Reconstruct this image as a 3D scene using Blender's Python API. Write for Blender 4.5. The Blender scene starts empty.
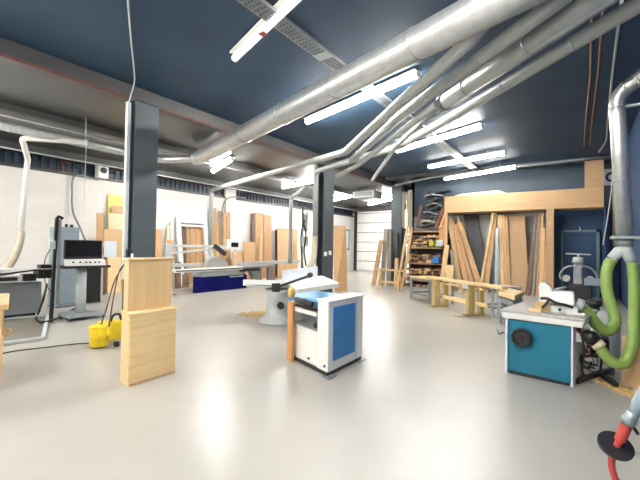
import bpy, bmesh, math, random
from mathutils import Vector, Matrix
random.seed(7)
C = bpy.context.scene.collection
V = Vector
# ------------------------------------------------------------------ camera geometry
F = 385.0; H = 1.55
YAW = math.radians(34.5); PITCH = math.radians(1.1); ROLL = math.radians(0.9)
FW = V((math.cos(YAW)*math.cos(PITCH), math.sin(YAW)*math.cos(PITCH), math.sin(PITCH)))
R0 = V((math.sin(YAW), -math.cos(YAW), 0)); U0 = R0.cross(FW)
RT = R0*math.cos(ROLL)+U0*math.sin(ROLL); UP = -R0*math.sin(ROLL)+U0*math.cos(ROLL)
CAM = V((0, 0, H))
def ray(u, v): return FW*F+RT*(u-320)-UP*(v-240)
def onZ(u, v, z=0.0): d = ray(u, v); return CAM+d*((z-H)/d.z)
def onY(u, v, y): d = ray(u, v); return CAM+d*(y/d.y)
def onX(u, v, x): d = ray(u, v); return CAM+d*(x/d.x)

# ------------------------------------------------------------------ materials
def newmat(name):
    m = bpy.data.materials.new(name); m.use_nodes = True
    return m, m.node_tree, m.node_tree.nodes['Principled BSDF']
def plain(name, col, rough=.5, metal=0.0, var=.06, scale=6.0, bump=0.0, spec=.5):
    m, t, b = newmat(name)
    tc = t.nodes.new('ShaderNodeTexCoord'); n = t.nodes.new('ShaderNodeTexNoise')
    n.inputs['Scale'].default_value = scale; n.inputs['Detail'].default_value = 5
    t.links.new(tc.outputs['Object'], n.inputs['Vector'])
    r = t.nodes.new('ShaderNodeValToRGB')
    a = [max(0, c*(1-var)) for c in col]; d = [min(1, c*(1+var)) for c in col]
    r.color_ramp.elements[0].color = (*a, 1); r.color_ramp.elements[1].color = (*d, 1)
    r.color_ramp.elements[0].position = .3; r.color_ramp.elements[1].position = .7
    t.links.new(n.outputs['Fac'], r.inputs['Fac']); t.links.new(r.outputs['Color'], b.inputs['Base Color'])
    b.inputs['Roughness'].default_value = rough; b.inputs['Metallic'].default_value = metal
    b.inputs['Specular IOR Level'].default_value = spec
    if bump:
        bp = t.nodes.new('ShaderNodeBump'); bp.inputs['Strength'].default_value = bump; bp.inputs['Distance'].default_value = .01
        t.links.new(n.outputs['Fac'], bp.inputs['Height']); t.links.new(bp.outputs['Normal'], b.inputs['Normal'])
    return m
def wood(name, col, axis='z', contrast=.22, rough=.55, scale=1.0):
    m, t, b = newmat(name)
    tc = t.nodes.new('ShaderNodeTexCoord'); mp = t.nodes.new('ShaderNodeMapping')
    oi = t.nodes.new('ShaderNodeObjectInfo')
    s = {'x': (.6, 14, 14), 'y': (14, .6, 14), 'z': (14, 14, .6)}[axis]
    mp.inputs['Scale'].default_value = [k*scale for k in s]
    t.links.new(tc.outputs['Object'], mp.inputs['Vector'])
    mul = t.nodes.new('ShaderNodeMath'); mul.operation = 'MULTIPLY'; mul.inputs[1].default_value = 37
    t.links.new(oi.outputs['Random'], mul.inputs[0]); t.links.new(mul.outputs[0], mp.inputs['Location'])
    n = t.nodes.new('ShaderNodeTexNoise'); n.inputs['Scale'].default_value = 1.6; n.inputs['Detail'].default_value = 7
    n.inputs['Distortion'].default_value = .6
    t.links.new(mp.outputs['Vector'], n.inputs['Vector'])
    r = t.nodes.new('ShaderNodeValToRGB')
    r.color_ramp.elements[0].position = .3; r.color_ramp.elements[1].position = .72
    r.color_ramp.elements[0].color = (col[0]*(1-contrast), col[1]*(1-contrast*1.2), col[2]*(1-contrast*1.5), 1)
    r.color_ramp.elements[1].color = (min(1, col[0]*(1+contrast*.5)), min(1, col[1]*(1+contrast*.5)), min(1, col[2]*(1+contrast*.45)), 1)
    t.links.new(n.outputs['Fac'], r.inputs['Fac'])
    hs = t.nodes.new('ShaderNodeHueSaturation')
    mr = t.nodes.new('ShaderNodeMapRange'); mr.inputs['To Min'].default_value = .85; mr.inputs['To Max'].default_value = 1.12
    t.links.new(oi.outputs['Random'], mr.inputs['Value']); t.links.new(mr.outputs['Result'], hs.inputs['Value'])
    t.links.new(r.outputs['Color'], hs.inputs['Color']); t.links.new(hs.outputs['Color'], b.inputs['Base Color'])
    b.inputs['Roughness'].default_value = rough
    return m
def emit(name, col, s):
    m, t, b = newmat(name)
    b.inputs['Base Color'].default_value = (.9, .9, .9, 1)
    b.inputs['Emission Color'].default_value = (*col, 1); b.inputs['Emission Strength'].default_value = s
    return m
M = {}
M['white_wall'] = plain('white_wall', (.80, .77, .72), .75, var=.03, scale=1.5)
M['navy'] = plain('navy_ceiling', (.030, .066, .118), .60, var=.18, scale=.8)
M['navy_wall'] = plain('navy_wall', (.022, .058, .135), .65, var=.15, scale=1.2)
M['grey_wall'] = plain('grey_wall', (.33, .34, .33), .7, var=.10, scale=1.5)
M['upper_wall'] = plain('upper_wall', (.045, .07, .10), .6, var=.15, scale=1.2)
M['soffit'] = plain('glossy_soffit', (.024, .025, .025), .30, var=.25, scale=1.4)
M['navy'].node_tree.nodes['Principled BSDF'].inputs['Specular IOR Level'].default_value = .35
M['soffit'].node_tree.nodes['Principled BSDF'].inputs['IOR'].default_value = 1.55
M['beam'] = plain('beam_grey', (.075, .072, .072), .5, var=.15, scale=2)
M['rust'] = plain('rust_red', (.13, .05, .04), .7, var=.3, scale=8)
M['column'] = plain('column_slate', (.066, .085, .096), .45, var=.08, scale=3)
M['clad'] = plain('cladding_blue', (.022, .042, .068), .5, var=.25, scale=3)
M['galv'] = plain('galvanised', (.56, .575, .57), .34, .70, var=.10, scale=9)
M['pvc'] = plain('duct_grey', (.40, .42, .405), .42, .15, var=.06, scale=6)
M['darkmetal'] = plain('dark_metal', (.03, .03, .032), .45, .3, var=.2, scale=12)
M['black'] = plain('black_plastic', (.010, .010, .011), .4, var=.2, scale=12)
M['screen'] = plain('screen_glass', (.012, .012, .013), .2, var=.1)
M['white_metal'] = plain('white_paint', (.80, .79, .75), .38, var=.03, scale=4)
M['cool_white'] = plain('cool_white_paint', (.70, .76, .82), .35, var=.03, scale=4)
M['lightgrey'] = plain('light_grey_paint', (.50, .53, .52), .45, var=.06, scale=5)
M['tray_mat'] = plain('tray_mat', (.17, .155, .13), .6, var=.1, scale=5)
M['traysteel'] = plain('tray_steel', (.24, .26, .27), .45, .3, var=.1, scale=9)
M['midgrey'] = plain('mid_grey_paint', (.22, .24, .25), .5, var=.08, scale=4)
M['steelgrey'] = plain('steel_grey', (.30, .34, .35), .38, .5, var=.15, scale=9)
M['bluegrey'] = plain('blue_grey_paint', (.27, .33, .37), .5, var=.06, scale=4)
M['castiron'] = plain('cast_iron', (.46, .45, .43), .40, .35, var=.15, scale=14)
M['teal'] = plain('teal_paint', (.002, .145, .225), .45, var=.07, scale=3)
M['blue'] = plain('blue_panel', (.012, .19, .50), .45, var=.05, scale=3)
M['lightblue'] = plain('planer_blue', (.06, .27, .50), .28, .1, var=.1, scale=4)
M['navyblue'] = plain('saw_navy', (.003, .005, .12), .6, var=.06, scale=3, spec=.15)
M['yellow'] = plain('yellow_plastic', (.80, .58, .015), .4, var=.05, scale=6)
M['cream'] = plain('cream_board', (.78, .66, .42), .6, var=.05)
M['sheetyellow'] = plain('yellow_board', (.85, .72, .20), .6, var=.05)
M['red'] = plain('red_hose', (.48, .055, .045), .45, var=.1, scale=9)
M['copper'] = plain('copper', (.42, .20, .13), .4, .5, var=.15, scale=9)
M['greenhose'] = plain('green_hose', (.25, .37, .085), .45, var=.10, scale=7)
M['beigehose'] = plain('beige_hose', (.48, .42, .31), .5, var=.1, scale=8)
M['saw_dust'] = plain('sawdust', (.62, .42, .17), .9, var=.3, scale=30)
M['lamp'] = emit('lamp_diffuser', (1.0, .985, .95), 32.0)
M['lampsoft'] = emit('lamp_diffuser_soft', (1.0, .985, .95), 11.0)
M['lampleft'] = emit('lamp_diffuser_aisle', (1.0, .985, .95), 48.0)
M['lampdim'] = emit('lamp_diffuser_dim', (1.0, .97, .90), .12)
M['pale'] = wood('birch', (.78, .55, .28), 'z', .10)
M['palex'] = wood('birch_x', (.80, .58, .30), 'x', .12)
M['pine'] = wood('pine', (.66, .44, .22), 'z', .2)
M['piney'] = wood('pine_y', (.68, .46, .23), 'y', .2)
M['oak'] = wood('oak', (.47, .27, .125), 'z', .22)
M['oak2'] = wood('honey_oak', (.58, .345, .16), 'z', .2)
M['mdf'] = wood('mdf', (.57, .375, .20), 'z', .05, .7)
M['darkwood'] = wood('dark_board', (.16, .09, .055), 'z', .3)
M['greywood'] = wood('weathered', (.27, .25, .20), 'z', .2)
M['scrap'] = wood('offcut', (.26, .14, .075), 'y', .3)
M['scrapred'] = wood('offcut_red', (.17, .07, .045), 'y', .3)
M['header'] = wood('header_ply', (.56, .36, .19), 'y', .10, .7)
M['orangewood'] = wood('orange_pine', (.62, .30, .11), 'z', .25)
M['olive'] = wood('olive_pine', (.52, .40, .17), 'z', .2)

def floor_mat():
    m, t, b = newmat('epoxy_floor')
    tc = t.nodes.new('ShaderNodeTexCoord')
    n = t.nodes.new('ShaderNodeTexNoise'); n.inputs['Scale'].default_value = .55; n.inputs['Detail'].default_value = 9; n.inputs['Roughness'].default_value = .62
    t.links.new(tc.outputs['Object'], n.inputs['Vector'])
    r = t.nodes.new('ShaderNodeValToRGB')
    r.color_ramp.elements[0].position = .33; r.color_ramp.elements[0].color = (.37, .35, .31, 1)
    r.color_ramp.elements[1].position = .62; r.color_ramp.elements[1].color = (.43, .405, .36, 1)
    t.links.new(n.outputs['Fac'], r.inputs['Fac'])
    n2 = t.nodes.new('ShaderNodeTexNoise'); n2.inputs['Scale'].default_value = 9; n2.inputs['Detail'].default_value = 6
    t.links.new(tc.outputs['Object'], n2.inputs['Vector'])
    r2 = t.nodes.new('ShaderNodeValToRGB'); r2.color_ramp.elements[0].position = .64; r2.color_ramp.elements[1].position = .78
    r2.color_ramp.elements[0].color = (0, 0, 0, 1); r2.color_ramp.elements[1].color = (.22, .22, .22, 1)
    t.links.new(n2.outputs['Fac'], r2.inputs['Fac'])
    mx = t.nodes.new('ShaderNodeMixRGB'); mx.inputs['Color2'].default_value = (.36, .31, .22, 1)
    t.links.new(r2.outputs['Color'], mx.inputs['Fac']); t.links.new(r.outputs['Color'], mx.inputs['Color1'])
    t.links.new(mx.outputs['Color'], b.inputs['Base Color'])
    rr = t.nodes.new('ShaderNodeMapRange'); rr.inputs['To Min'].default_value = .20; rr.inputs['To Max'].default_value = .42
    b.inputs['Specular IOR Level'].default_value = .38
    t.links.new(n.outputs['Fac'], rr.inputs['Value']); t.links.new(rr.outputs['Result'], b.inputs['Roughness'])
    bp = t.nodes.new('ShaderNodeBump'); bp.inputs['Strength'].default_value = .12; bp.inputs['Distance'].default_value = .006
    n3 = t.nodes.new('ShaderNodeTexNoise'); n3.inputs['Scale'].default_value = 3.5; n3.inputs['Detail'].default_value = 3
    t.links.new(tc.outputs['Object'], n3.inputs['Vector'])
    t.links.new(n3.outputs['Fac'], bp.inputs['Height']); t.links.new(bp.outputs['Normal'], b.inputs['Normal'])
    return m
M['floor'] = floor_mat()
def brick_mat():
    m, t, b = newmat('painted_blockwork')
    tc = t.nodes.new('ShaderNodeTexCoord'); mp = t.nodes.new('ShaderNodeMapping'); mp.inputs['Rotation'].default_value = (math.pi/2, 0, 0)
    t.links.new(tc.outputs['Object'], mp.inputs['Vector'])
    br = t.nodes.new('ShaderNodeTexBrick'); br.inputs['Scale'].default_value = 1
    br.inputs['Brick Width'].default_value = .44; br.inputs['Row Height'].default_value = .22; br.inputs['Mortar Size'].default_value = .008
    br.inputs['Color1'].default_value = (.83, .80, .755, 1); br.inputs['Color2'].default_value = (.81, .78, .735, 1); br.inputs['Mortar'].default_value = (.77, .74, .69, 1)
    t.links.new(mp.outputs['Vector'], br.inputs['Vector']); t.links.new(br.outputs['Color'], b.inputs['Base Color'])
    b.inputs['Roughness'].default_value = .75
    return m
M['blockwork'] = brick_mat()

# ------------------------------------------------------------------ mesh builder
WM = {}
class MB:
    def __init__(s, T=None): s.bm = bmesh.new(); s.T = T or Matrix.Identity(4)
    def _v(s, p): return s.bm.verts.new(s.T @ V(p))
    def hexa(s, P):      # bottom loop 0-3, top loop 4-7
        v = [s._v(p) for p in P]
        for f in ((3, 2, 1, 0), (4, 5, 6, 7), (0, 1, 5, 4), (1, 2, 6, 5), (2, 3, 7, 6), (3, 0, 4, 7)):
            s.bm.faces.new([v[i] for i in f])
        return s
    def box(s, x0, x1, y0, y1, z0, z1):
        return s.hexa([(x0, y0, z0), (x1, y0, z0), (x1, y1, z0), (x0, y1, z0), (x0, y0, z1), (x1, y0, z1), (x1, y1, z1), (x0, y1, z1)])
    def slab(s, bl, br, tr, tl, th):   # seen face; thickness grows away from the viewer
        bl, br, tr, tl = map(V, (bl, br, tr, tl))
        n = (br-bl).cross(tl-bl).normalized()
        if n.dot((bl+tr)/2-CAM) < 0: n = -n
        n = n*th
        return s.hexa([bl, br, br+n, bl+n, tl, tr, tr+n, tl+n])
    def bar(s, p, q, w, h, up=(0, 0, 1)):
        p, q = V(p), V(q); d = (q-p).normalized(); up = V(up)
        if abs(d.dot(up)) > .98: up = V((1, 0, 0))
        r = d.cross(up).normalized(); u = r.cross(d)
        a = [r*(i*w/2)+u*(j*h/2) for i, j in ((-1, -1), (1, -1), (1, 1), (-1, 1))]
        return s.hexa([p+k for k in a]+[q+k for k in a])
    def tube(s, pts, r, seg=16, caps=True):
        pts = [V(p) for p in pts]; rs = r if isinstance(r, (list, tuple)) else [r]*len(pts)
        rings = []; prev = None
        for i, p in enumerate(pts):
            a = pts[max(0, i-1)]; b = pts[min(len(pts)-1, i+1)]
            d = (b-a); d = d.normalized() if d.length > 1e-9 else V((0, 0, 1))
            if prev is None:
                ref = V((0, 0, 1)) if abs(d.z) < .9 else V((1, 0, 0))
                e = d.cross(ref).normalized()
            else:
                e = (prev-d*prev.dot(d)).normalized()
            prev = e; f = d.cross(e)
            rings.append([s._v(p+(e*math.cos(k*2*math.pi/seg)+f*math.sin(k*2*math.pi/seg))*rs[i]) for k in range(seg)])
        for A, B in zip(rings, rings[1:]):
            for k in range(seg):
                fc = s.bm.faces.new((A[k], A[(k+1) % seg], B[(k+1) % seg], B[k])); fc.smooth = True
        if caps:
            s.bm.faces.new(rings[0][::-1]); s.bm.faces.new(rings[-1])
        return s
    def cyl(s, p, q, r0, r1=None, seg=20): return s.tube([p, q], [r0, r0 if r1 is None else r1], seg)
    def ball(s, c, r, sx=1, sy=1, sz=1):
        g = bmesh.ops.create_uvsphere(s.bm, u_segments=16, v_segments=10, radius=r)
        for v in g['verts']: v.co = s.T @ (V((v.co.x*sx, v.co.y*sy, v.co.z*sz))+V(c))
        for v in g['verts']:
            for f in v.link_faces: f.smooth = True
        return s
    def prism(s, prof, a, b):     # prof list of 3D offsets swept from a to b
        A = [s._v(V(a)+V(p)) for p in prof]; B = [s._v(V(b)+V(p)) for p in prof]; n = len(prof)
        s.bm.faces.new(A[::-1]); s.bm.faces.new(B)
        for i in range(n): s.bm.faces.new((A[i], A[(i+1) % n], B[(i+1) % n], B[i]))
        return s
    def build(s, name, mat, parent=None, bevel=0.0, **tags):
        bmesh.ops.recalc_face_normals(s.bm, faces=s.bm.faces)
        if parent is not None: W = WM[parent]
        else:
            xs = [v.co for v in s.bm.verts]
            W = Matrix.Translation(V(((min(c.x for c in xs)+max(c.x for c in xs))/2, (min(c.y for c in xs)+max(c.y for c in xs))/2, min(c.z for c in xs))))
        s.bm.transform(W.inverted())
        me = bpy.data.meshes.new(name); s.bm.to_mesh(me); s.bm.free()
        me.materials.append(M[mat] if isinstance(mat, str) else mat)
        o = bpy.data.objects.new(name, me); C.objects.link(o)
        if parent is not None: o.parent = parent
        else: o.matrix_world = W
        WM[o] = W
        if bevel:
            md = o.modifiers.new('bevel', 'BEVEL'); md.width = bevel; md.segments = 2; md.limit_method = 'ANGLE'; md.angle_limit = .6
        for k, x in tags.items(): o[k] = x
        return o
def thing(name, label, cat, loc=(0, 0, 0), rz=0, group=None):
    o = bpy.data.objects.new(name, None); C.objects.link(o); o.empty_display_size = .1
    o.location = loc; o.rotation_euler = (0, 0, rz)
    WM[o] = Matrix.Translation(V(loc)) @ Matrix.Rotation(rz, 4, 'Z')
    o['label'] = label; o['category'] = cat
    if group: o['group'] = group
    return o
def tag(o, label, cat, group=None, kind=None):
    o['label'] = label; o['category'] = cat
    if group: o['group'] = group
    if kind: o['kind'] = kind
    return o
def struct(name, mb, mat, **k): 
    o = mb.build(name, mat, **k); o['kind'] = 'structure'; return o
def fillet(pts, r, n=7):
    pts = [V(p) for p in pts]; out = [pts[0]]
    for i in range(1, len(pts)-1):
        a, b, c = pts[i-1], pts[i], pts[i+1]
        k = min(r, (a-b).length*.49, (c-b).length*.49)
        p = b+(a-b).normalized()*k; q = b+(c-b).normalized()*k
        for j in range(n+1):
            t = j/n; out.append(p*(1-t)**2+b*2*t*(1-t)+q*t*t)
    out.append(pts[-1]); return out
def spline(pts, n=8):
    pts = [V(p) for p in pts]; P = [pts[0]*2-pts[1]]+pts+[pts[-1]*2-pts[-2]]; out = []
    for i in range(1, len(P)-2):
        for j in range(n):
            t = j/n; a, b, c, d = P[i-1], P[i], P[i+1], P[i+2]
            out.append(.5*((2*b)+(c-a)*t+(2*a-5*b+4*c-d)*t*t+(-a+3*b-3*c+d)*t**3))
    out.append(pts[-1]); return out
def resample(pts, step):
    out = [pts[0]]; acc = 0
    for a, b in zip(pts, pts[1:]):
        L = (b-a).length; t = step-acc
        while t <= L: out.append(a+(b-a)*(t/L)); t += step
        acc = (acc+L) % step
    return out
def corrugated(pts, r, step=.025, amp=.006):
    p = resample(spline(pts, 14), step/2); return p, [r+(amp if i % 2 else -amp) for i in range(len(p))]

# ------------------------------------------------------------------ the setting
XR, XB, XF = -3.2, 16.2, 23.6        # rear wall, wall behind racks, far wall
YR, YL = -.95, 13.4                  # right wall, left wall
ZC, ZS = 4.6, 4.32
struct('floor', MB().box(XR, XF+.2, YR-.2, YL+.2, -.1, 0), 'floor')
struct('ceiling', MB().box(XR, XF+.2, YR-.2, 7.35, ZC, ZC+.15), 'navy')
struct('ceiling', MB().box(XR, XF+.2, 7.35, YL+.2, ZS, ZS+.15), 'soffit')
struct('wall_left', MB().box(XR, XF+.2, YL, YL+.2, 0, 3.74), 'blockwork')
struct('wall_rear', MB().box(XR-.2, XR, YR-.2, YL+.2, 0, ZC), 'white_wall')
struct('wall_right', MB().box(XR, XB+.2, YR-.2, YR, 0, ZC), 'navy_wall')
struct('wall_back', MB().box(XB, XB+.15, 1.0, 6.3, 0, 2.95), 'grey_wall')
struct('wall_back', MB().box(XB, XB+.15, YR-.1, 1.0, 0, 2.95), 'navy_wall')
struct('wall_back', MB().box(XB, XB+.15, YR-.1, 6.3, 2.95, ZC), 'upper_wall')
struct('wall_back', MB().box(XB, XF, 6.15, 6.3, 0, ZC), 'navy_wall')
struct('wall_far', MB().box(XF, XF+.2, 6.2, YL+.2, 0, ZC), 'white_wall')
# blue ribbed clerestory above the white wall
mb = MB(); x = XR
while x < XF:
    mb.box(x, x+.11, YL+.02, YL+.06, 3.74, ZS); mb.box(x+.11, x+.22, YL+.06, YL+.10, 3.74, ZS); x += .22
struct('wall_left', mb, 'clad')
struct('trim_1', MB().box(XR, XF, YL-.04, YL+.05, 3.70, 3.79), 'beam')
mb = MB()
for x in (-1, 2.1, 5.25, 8.3, 11.4, 14.5, 17.6, 20.7): mb.box(x, x+.09, YL-.02, YL+.03, 3.78, ZS)
mb.box(5.25, XF, YL-.02, YL+.02, 4.12, 4.16)
struct('trim_2', mb, 'rust')
# beam along the column line: grey web with a rusty lower flange
struct('trim_3', MB().box(XR, XF, 7.15, 7.35, 4.34, ZC), 'beam')
struct('trim_4', MB().box(XR, XF, 7.12, 7.145, 4.305, 4.35), 'rust')
struct('trim_10', MB().box(XR, XF, 7.145, 7.38, 4.31, 4.34), 'beam')
struct('trim_5', MB().box(XR, XF, 9.45, 9.6, 4.18, ZS), 'beam')
struct('trim_6', MB().box(XR, XF, 12.9, 13.1, 4.12, ZS), 'beam')
struct('trim_7', MB().box(15.05, 15.35, YR, 7.0, 4.48, ZC), 'beam')
struct('trim_8', MB().box(XF-.25, XF, 7.35, YL, 4.05, ZS), 'beam')
struct('trim_9', MB().box(11.86, 12.42, YL-.10, YL, 0, 3.74).box(11.80, 12.42, YL-.12, YL, 3.74, 4.2), 'white_wall')

# I-section columns
def column(x0, y0, name, top=4.31, turn=False, w=.48):
    mb = MB(Matrix.Translation((x0, y0, 0)) @ Matrix.Rotation(math.pi/2, 4, 'Z') @ Matrix.Translation((-x0, -y0-.3, 0))) if turn else MB(); d = .30
    mb.box(x0, x0+w, y0, y0+.03, 0, top); mb.box(x0, x0+w, y0+d-.03, y0+d, 0, top)
    mb.box(x0+w/2-.02, x0+w/2+.02, y0+.03, y0+d-.03, 0, top)
    mb.box(x0-.03, x0+w+.03, y0-.04, y0+d+.04, top-.03, top)
    struct(name, mb, 'column')
column(3.96, 7.0, 'column_1'); column(10.40, 7.0, 'column_2', w=.58); column(15.75, 6.55, 'column_3', turn=True)
# cable trunking and cable of the near column
t = thing('cable_trunking', 'pale metal cable trunking running up the side of the nearest dark column', 'trunking', (3.86, 7.06, 0))
MB().box(3.83, 3.895, 7.03, 7.11, .9, 4.22).build('channel', 'lightgrey', t, .004)
MB().tube(spline([(3.86, 7.07, 4.2), onZ(134, 84, 4.45), onZ(134, 70, 4.55), onZ(131, 40, 4.57), onZ(128, 0, 4.57), onZ(127, -30, 4.57)]), .012, 8).build('cable', 'lightgrey', t)

# roller door on the far wall
t = thing('door_1', 'x', 'door', (XF-.1, 11.4, 0))
for k in ('label', 'category'): del t[k]
t['kind'] = 'structure'
mb = MB(); z = 0.02
while z < 4.0:
    mb.box(XF-.07, XF-.01, 9.2, 13.05, z, z+.62); z += .655
mb.build('door_panel', 'white_metal', t, .008)
mb = MB().box(XF-.05, XF, 9.2, 13.05, .02, 4.05); mb.build('door_backing', 'darkmetal', t)
MB().box(XF-.16, XF, 13.05, 13.25, 0, 4.3).build('door_rail', 'darkmetal', t)
MB().box(XF-.16, XF, 9.0, 9.2, 0, 4.3).build('door_rail', 'darkmetal', t)
MB().box(XF-.12, XF-.07, 11.25, 11.45, 1.0, 1.08).build('door_handle', 'darkmetal', t)
# dark blue door with a pale green frame on the back wall
t = thing('door_2', 'x', 'door', (XB-.06, .1, 0))
for k in ('label', 'category'): del t[k]
t['kind'] = 'structure'
MB().box(XB-.10, XB-.035, -.33, .62, 0, 2.22).build('door_panel', 'navy_wall', t, .006)
mb = MB().box(XB-.13, XB-.035, -.42, -.33, 0, 2.30).box(XB-.13, XB-.035, .62, .68, 0, 2.30).box(XB-.13, XB-.035, -.42, .68, 2.22, 2.30)
mb.build('door_frame', plain('door_frame_green', (.10, .22, .24), .5), t)
MB().bar((XB-.14, .10, 2.27), (XB-.14, .15, 2.42), .05, .03).bar((XB-.14, .12, 2.27), (XB-.30, .12, 2.30), .05, .03).build('door_closer', 'steelgrey', t)
# small window beside the roller door, with a dark frame
t = thing('window_1', 'x', 'window', (22.4, YL-.02, 1.0))
for k in ('label', 'category'): del t[k]
t['kind'] = 'structure'
MB().box(21.7, 22.9, YL-.03, YL-.01, 1.5, 2.7).build('pane', 'cool_white', t)
mb = MB().box(21.6, 21.7, YL-.06, YL, 1.4, 2.8).box(22.9, 23.0, YL-.06, YL, 1.4, 2.8).box(21.7, 22.9, YL-.06, YL, 2.7, 2.8).box(21.7, 22.9, YL-.06, YL, 1.4, 1.5).box(22.28, 22.33, YL-.05, YL, 1.5, 2.7)
mb.build('window_frame', 'midgrey', t)

# ------------------------------------------------------------------ batten lights
def batten(p, q, label, mat='lamp', r=.055, hang=0.10, hw=.19, group='tube lights under the ceiling'):
    p, q = V(p), V(q); t = thing('batten_light', label, 'light', (p+q)/2, 0, group)
    d = (q-p).normalized(); up = V((0, 0, 1))
    MB().bar(p+up*.062, q+up*.062, hw, .03).build('housing', 'white_metal', t, .006)
    MB().tube([p, p+d*.03, q-d*.03, q], [r*.7, r, r, r*.7], 14).build('diffuser', mat, t)
    MB().cyl(p-d*.02, p+d*.01, r*1.05, seg=14).build('end_cap', 'white_metal', t)
    MB().cyl(q-d*.01, q+d*.02, r*1.05, seg=14).build('end_cap', 'white_metal', t)
    for f in (.2, .8):
        a = p+(q-p)*f+up*.07; MB().cyl(a, a+up*hang, .008, seg=6).build('hanger', 'lightgrey', t)
    return t
zl = 4.3
L = [((235, 58), (300, -5), 4.5, 'unlit looking pale batten light nearest the camera, with a red mark', 'lampdim', .02),
     ((307, 122), (418, 74), 4.5, 'longest glowing batten light tucked below the big silver duct', 'lamp', .02),
     ((397, 151), (482, 126), 4.5, 'glowing batten light crossed by the thin duct, first of the three by the plywood header', 'lamp', .02),
     ((429, 167), (505, 153), 4.42, 'middle glowing batten light of the three by the plywood header', 'lampsoft', .12),
     ((445, 179), (516, 167), 4.34, 'glowing batten light nearest above the plywood header', 'lampsoft', .2),
     ((213, 171.5), (232, 159), 4.22, 'short glowing batten light beside the elbow of the big duct', 'lamp', .02),
     ((283, 187.5), (314, 181), 4.22, 'glowing batten light left of the second column', 'lamp', .02),
     ((334, 200), (352, 196), 4.22, 'glowing batten light just right of the second column', 'lamp', .02),
     ((369, 204.5), (393, 199), 4.22, 'glowing batten light in front of the roller door', 'lamp', .02)]
for a, b, z, lab, mt, hg in L:
    batten(onZ(*a, z), onZ(*b, z), lab, 'lampleft' if (z < 4.3 and mt == 'lamp') else mt, hang=hg)
# unseen battens added to brighten the white wall, the soffit and the camera end
rm = onZ(263, 30, 4.5)
nl = bpy.data.objects['batten_light']
MB().box(rm.x-.045, rm.x+.045, rm.y-.05, rm.y+.05, rm.z-.058, rm.z-.052).build('red_mark', 'red', nl)
batten((.95, 8.05, 3.92), (1.8, 9.05, 3.92), 'added unseen low hung batten light left of the glossy lower ceiling', 'lampleft', hang=.33, hw=.05)  # added outside the frame to throw a pool of light on the soffit
batten((-.2, 8.9, 4.22), (.7, 11.4, 4.22), 'added unseen batten light over the grey machine at the left edge', 'lampleft', hang=.02)  # added outside the frame to lift the white wall
batten((-.4, 5.9, 4.5), (-1.3, 3.2, 4.5), 'added unseen batten light behind the camera on the left', hang=.02)  # this and the next two are unseen lamps added as room fill
batten((1.9, 2.3, 4.5), (1.05, -.1, 4.5), 'added unseen batten light above the camera', hang=.02)
batten((-1.6, 2.0, 4.5), (-2.3, -.3, 4.5), 'added unseen batten light behind the camera on the right', hang=.02)

# ------------------------------------------------------------------ ducts
def duct(name, pts, r, label, mat='galv', fil=.3, rings=(), group=None, seg=24, mouth=None, ringstep=1.2):
    P = fillet(pts, fil)
    t = thing(name, label, 'duct', P[0], 0, group)
    MB().tube(P, r, seg).build('pipe', mat, t)
    R = resample(P, ringstep)[1:]
    for i, c in enumerate(R):
        j = min(range(len(P)), key=lambda k: (P[k]-c).length)
        e = (P[min(len(P)-1, j+1)]-P[max(0, j-1)]).normalized()
        MB().tube([c-e*.012, c+e*.012], r*1.045, seg).build('joint_band', mat, t)
    return t
elb = V((6.75, 9.35, 4.02))
dd = V((-.31, -.95, 0)).normalized()
E1 = onZ(192, 158, 4.02); E2 = onZ(455, 24, 4.02); far = E2+(E2-E1).normalized()*3.2
E0 = onZ(199, 157.5, 4.0)
duct('main_duct', [V((E0.x-.05, E0.y+.15, 4.0)), E0, onZ(455, 24, 4.02), onZ(455, 24, 4.02)+(onZ(455, 24, 4.02)-E0).normalized()*1.75], .195, 'widest silver extraction duct crossing the room diagonally under the ceiling', fil=.1, ringstep=1.55)
LD = onZ(158, 159, 3.98)
duct('side_duct', [V((-2.8, LD.y, 3.98)), V((LD.x+.1, LD.y, 3.98)), E0+V((.05, -.15, -.02))], [.10]*0 or .105, 'narrower silver duct running along the left wall into the widest duct', fil=.35, ringstep=1.9)
duct('branch_duct', [onZ(487, 22, 4.0), onZ(468, 42, 3.86), onZ(345, 152, 3.82), V((10.35, 12.5, 3.82)), V((10.35, 12.5, 1.35))], .083,
     'long thin duct bending towards the left wall and dropping behind the sliding saw', 'pvc', fil=.2, seg=18)
duct('branch_duct', [onZ(575, -12, 4.0), onZ(540, 14, 3.88), onZ(400, 116, 3.86), onZ(352, 160, 3.84)], .085,
     'grey branch duct right beside the widest duct, running back to the second column', 'pvc', fil=.2, seg=18)
a, b = onZ(640, -30, 3.9), onZ(445, 102, 3.9)
duct('branch_duct', [a, b], .125, 'thick grey duct ending in a dark collar, between two thinner ducts', 'pvc', seg=20)
d = (b-a).normalized()
t = thing('duct_collar', 'dark collar on the end of the thick grey duct', 'duct fitting', b)
MB().cyl(b-d*.05, b+d*.06, .137, seg=20).build('collar', 'midgrey', t)
MB().cyl(b+d*.06, b+d*.16, .11, .07, seg=20).build('reducer', 'pvc', t)
duct('branch_duct', [b+d*.16, onZ(397, 145, 3.88), onZ(372, 180, 3.84)], .05, 'thinnest grey duct continuing from the dark collar towards the ceiling heater', 'pvc', fil=.1, seg=14)
c2 = onZ(316, 171, 3.95)
duct('branch_duct', [onZ(700, -32, 3.95), onZ(640, 3, 3.95), onZ(460, 112, 3.95), onZ(400, 146, 3.93), V((c2.x, c2.y, 3.95)), V((c2.x, c2.y, 1.9))], .085,
     'rightmost grey overhead duct, passing the lights and dropping down beside the second column', 'pvc', fil=.25, seg=18)
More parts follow.
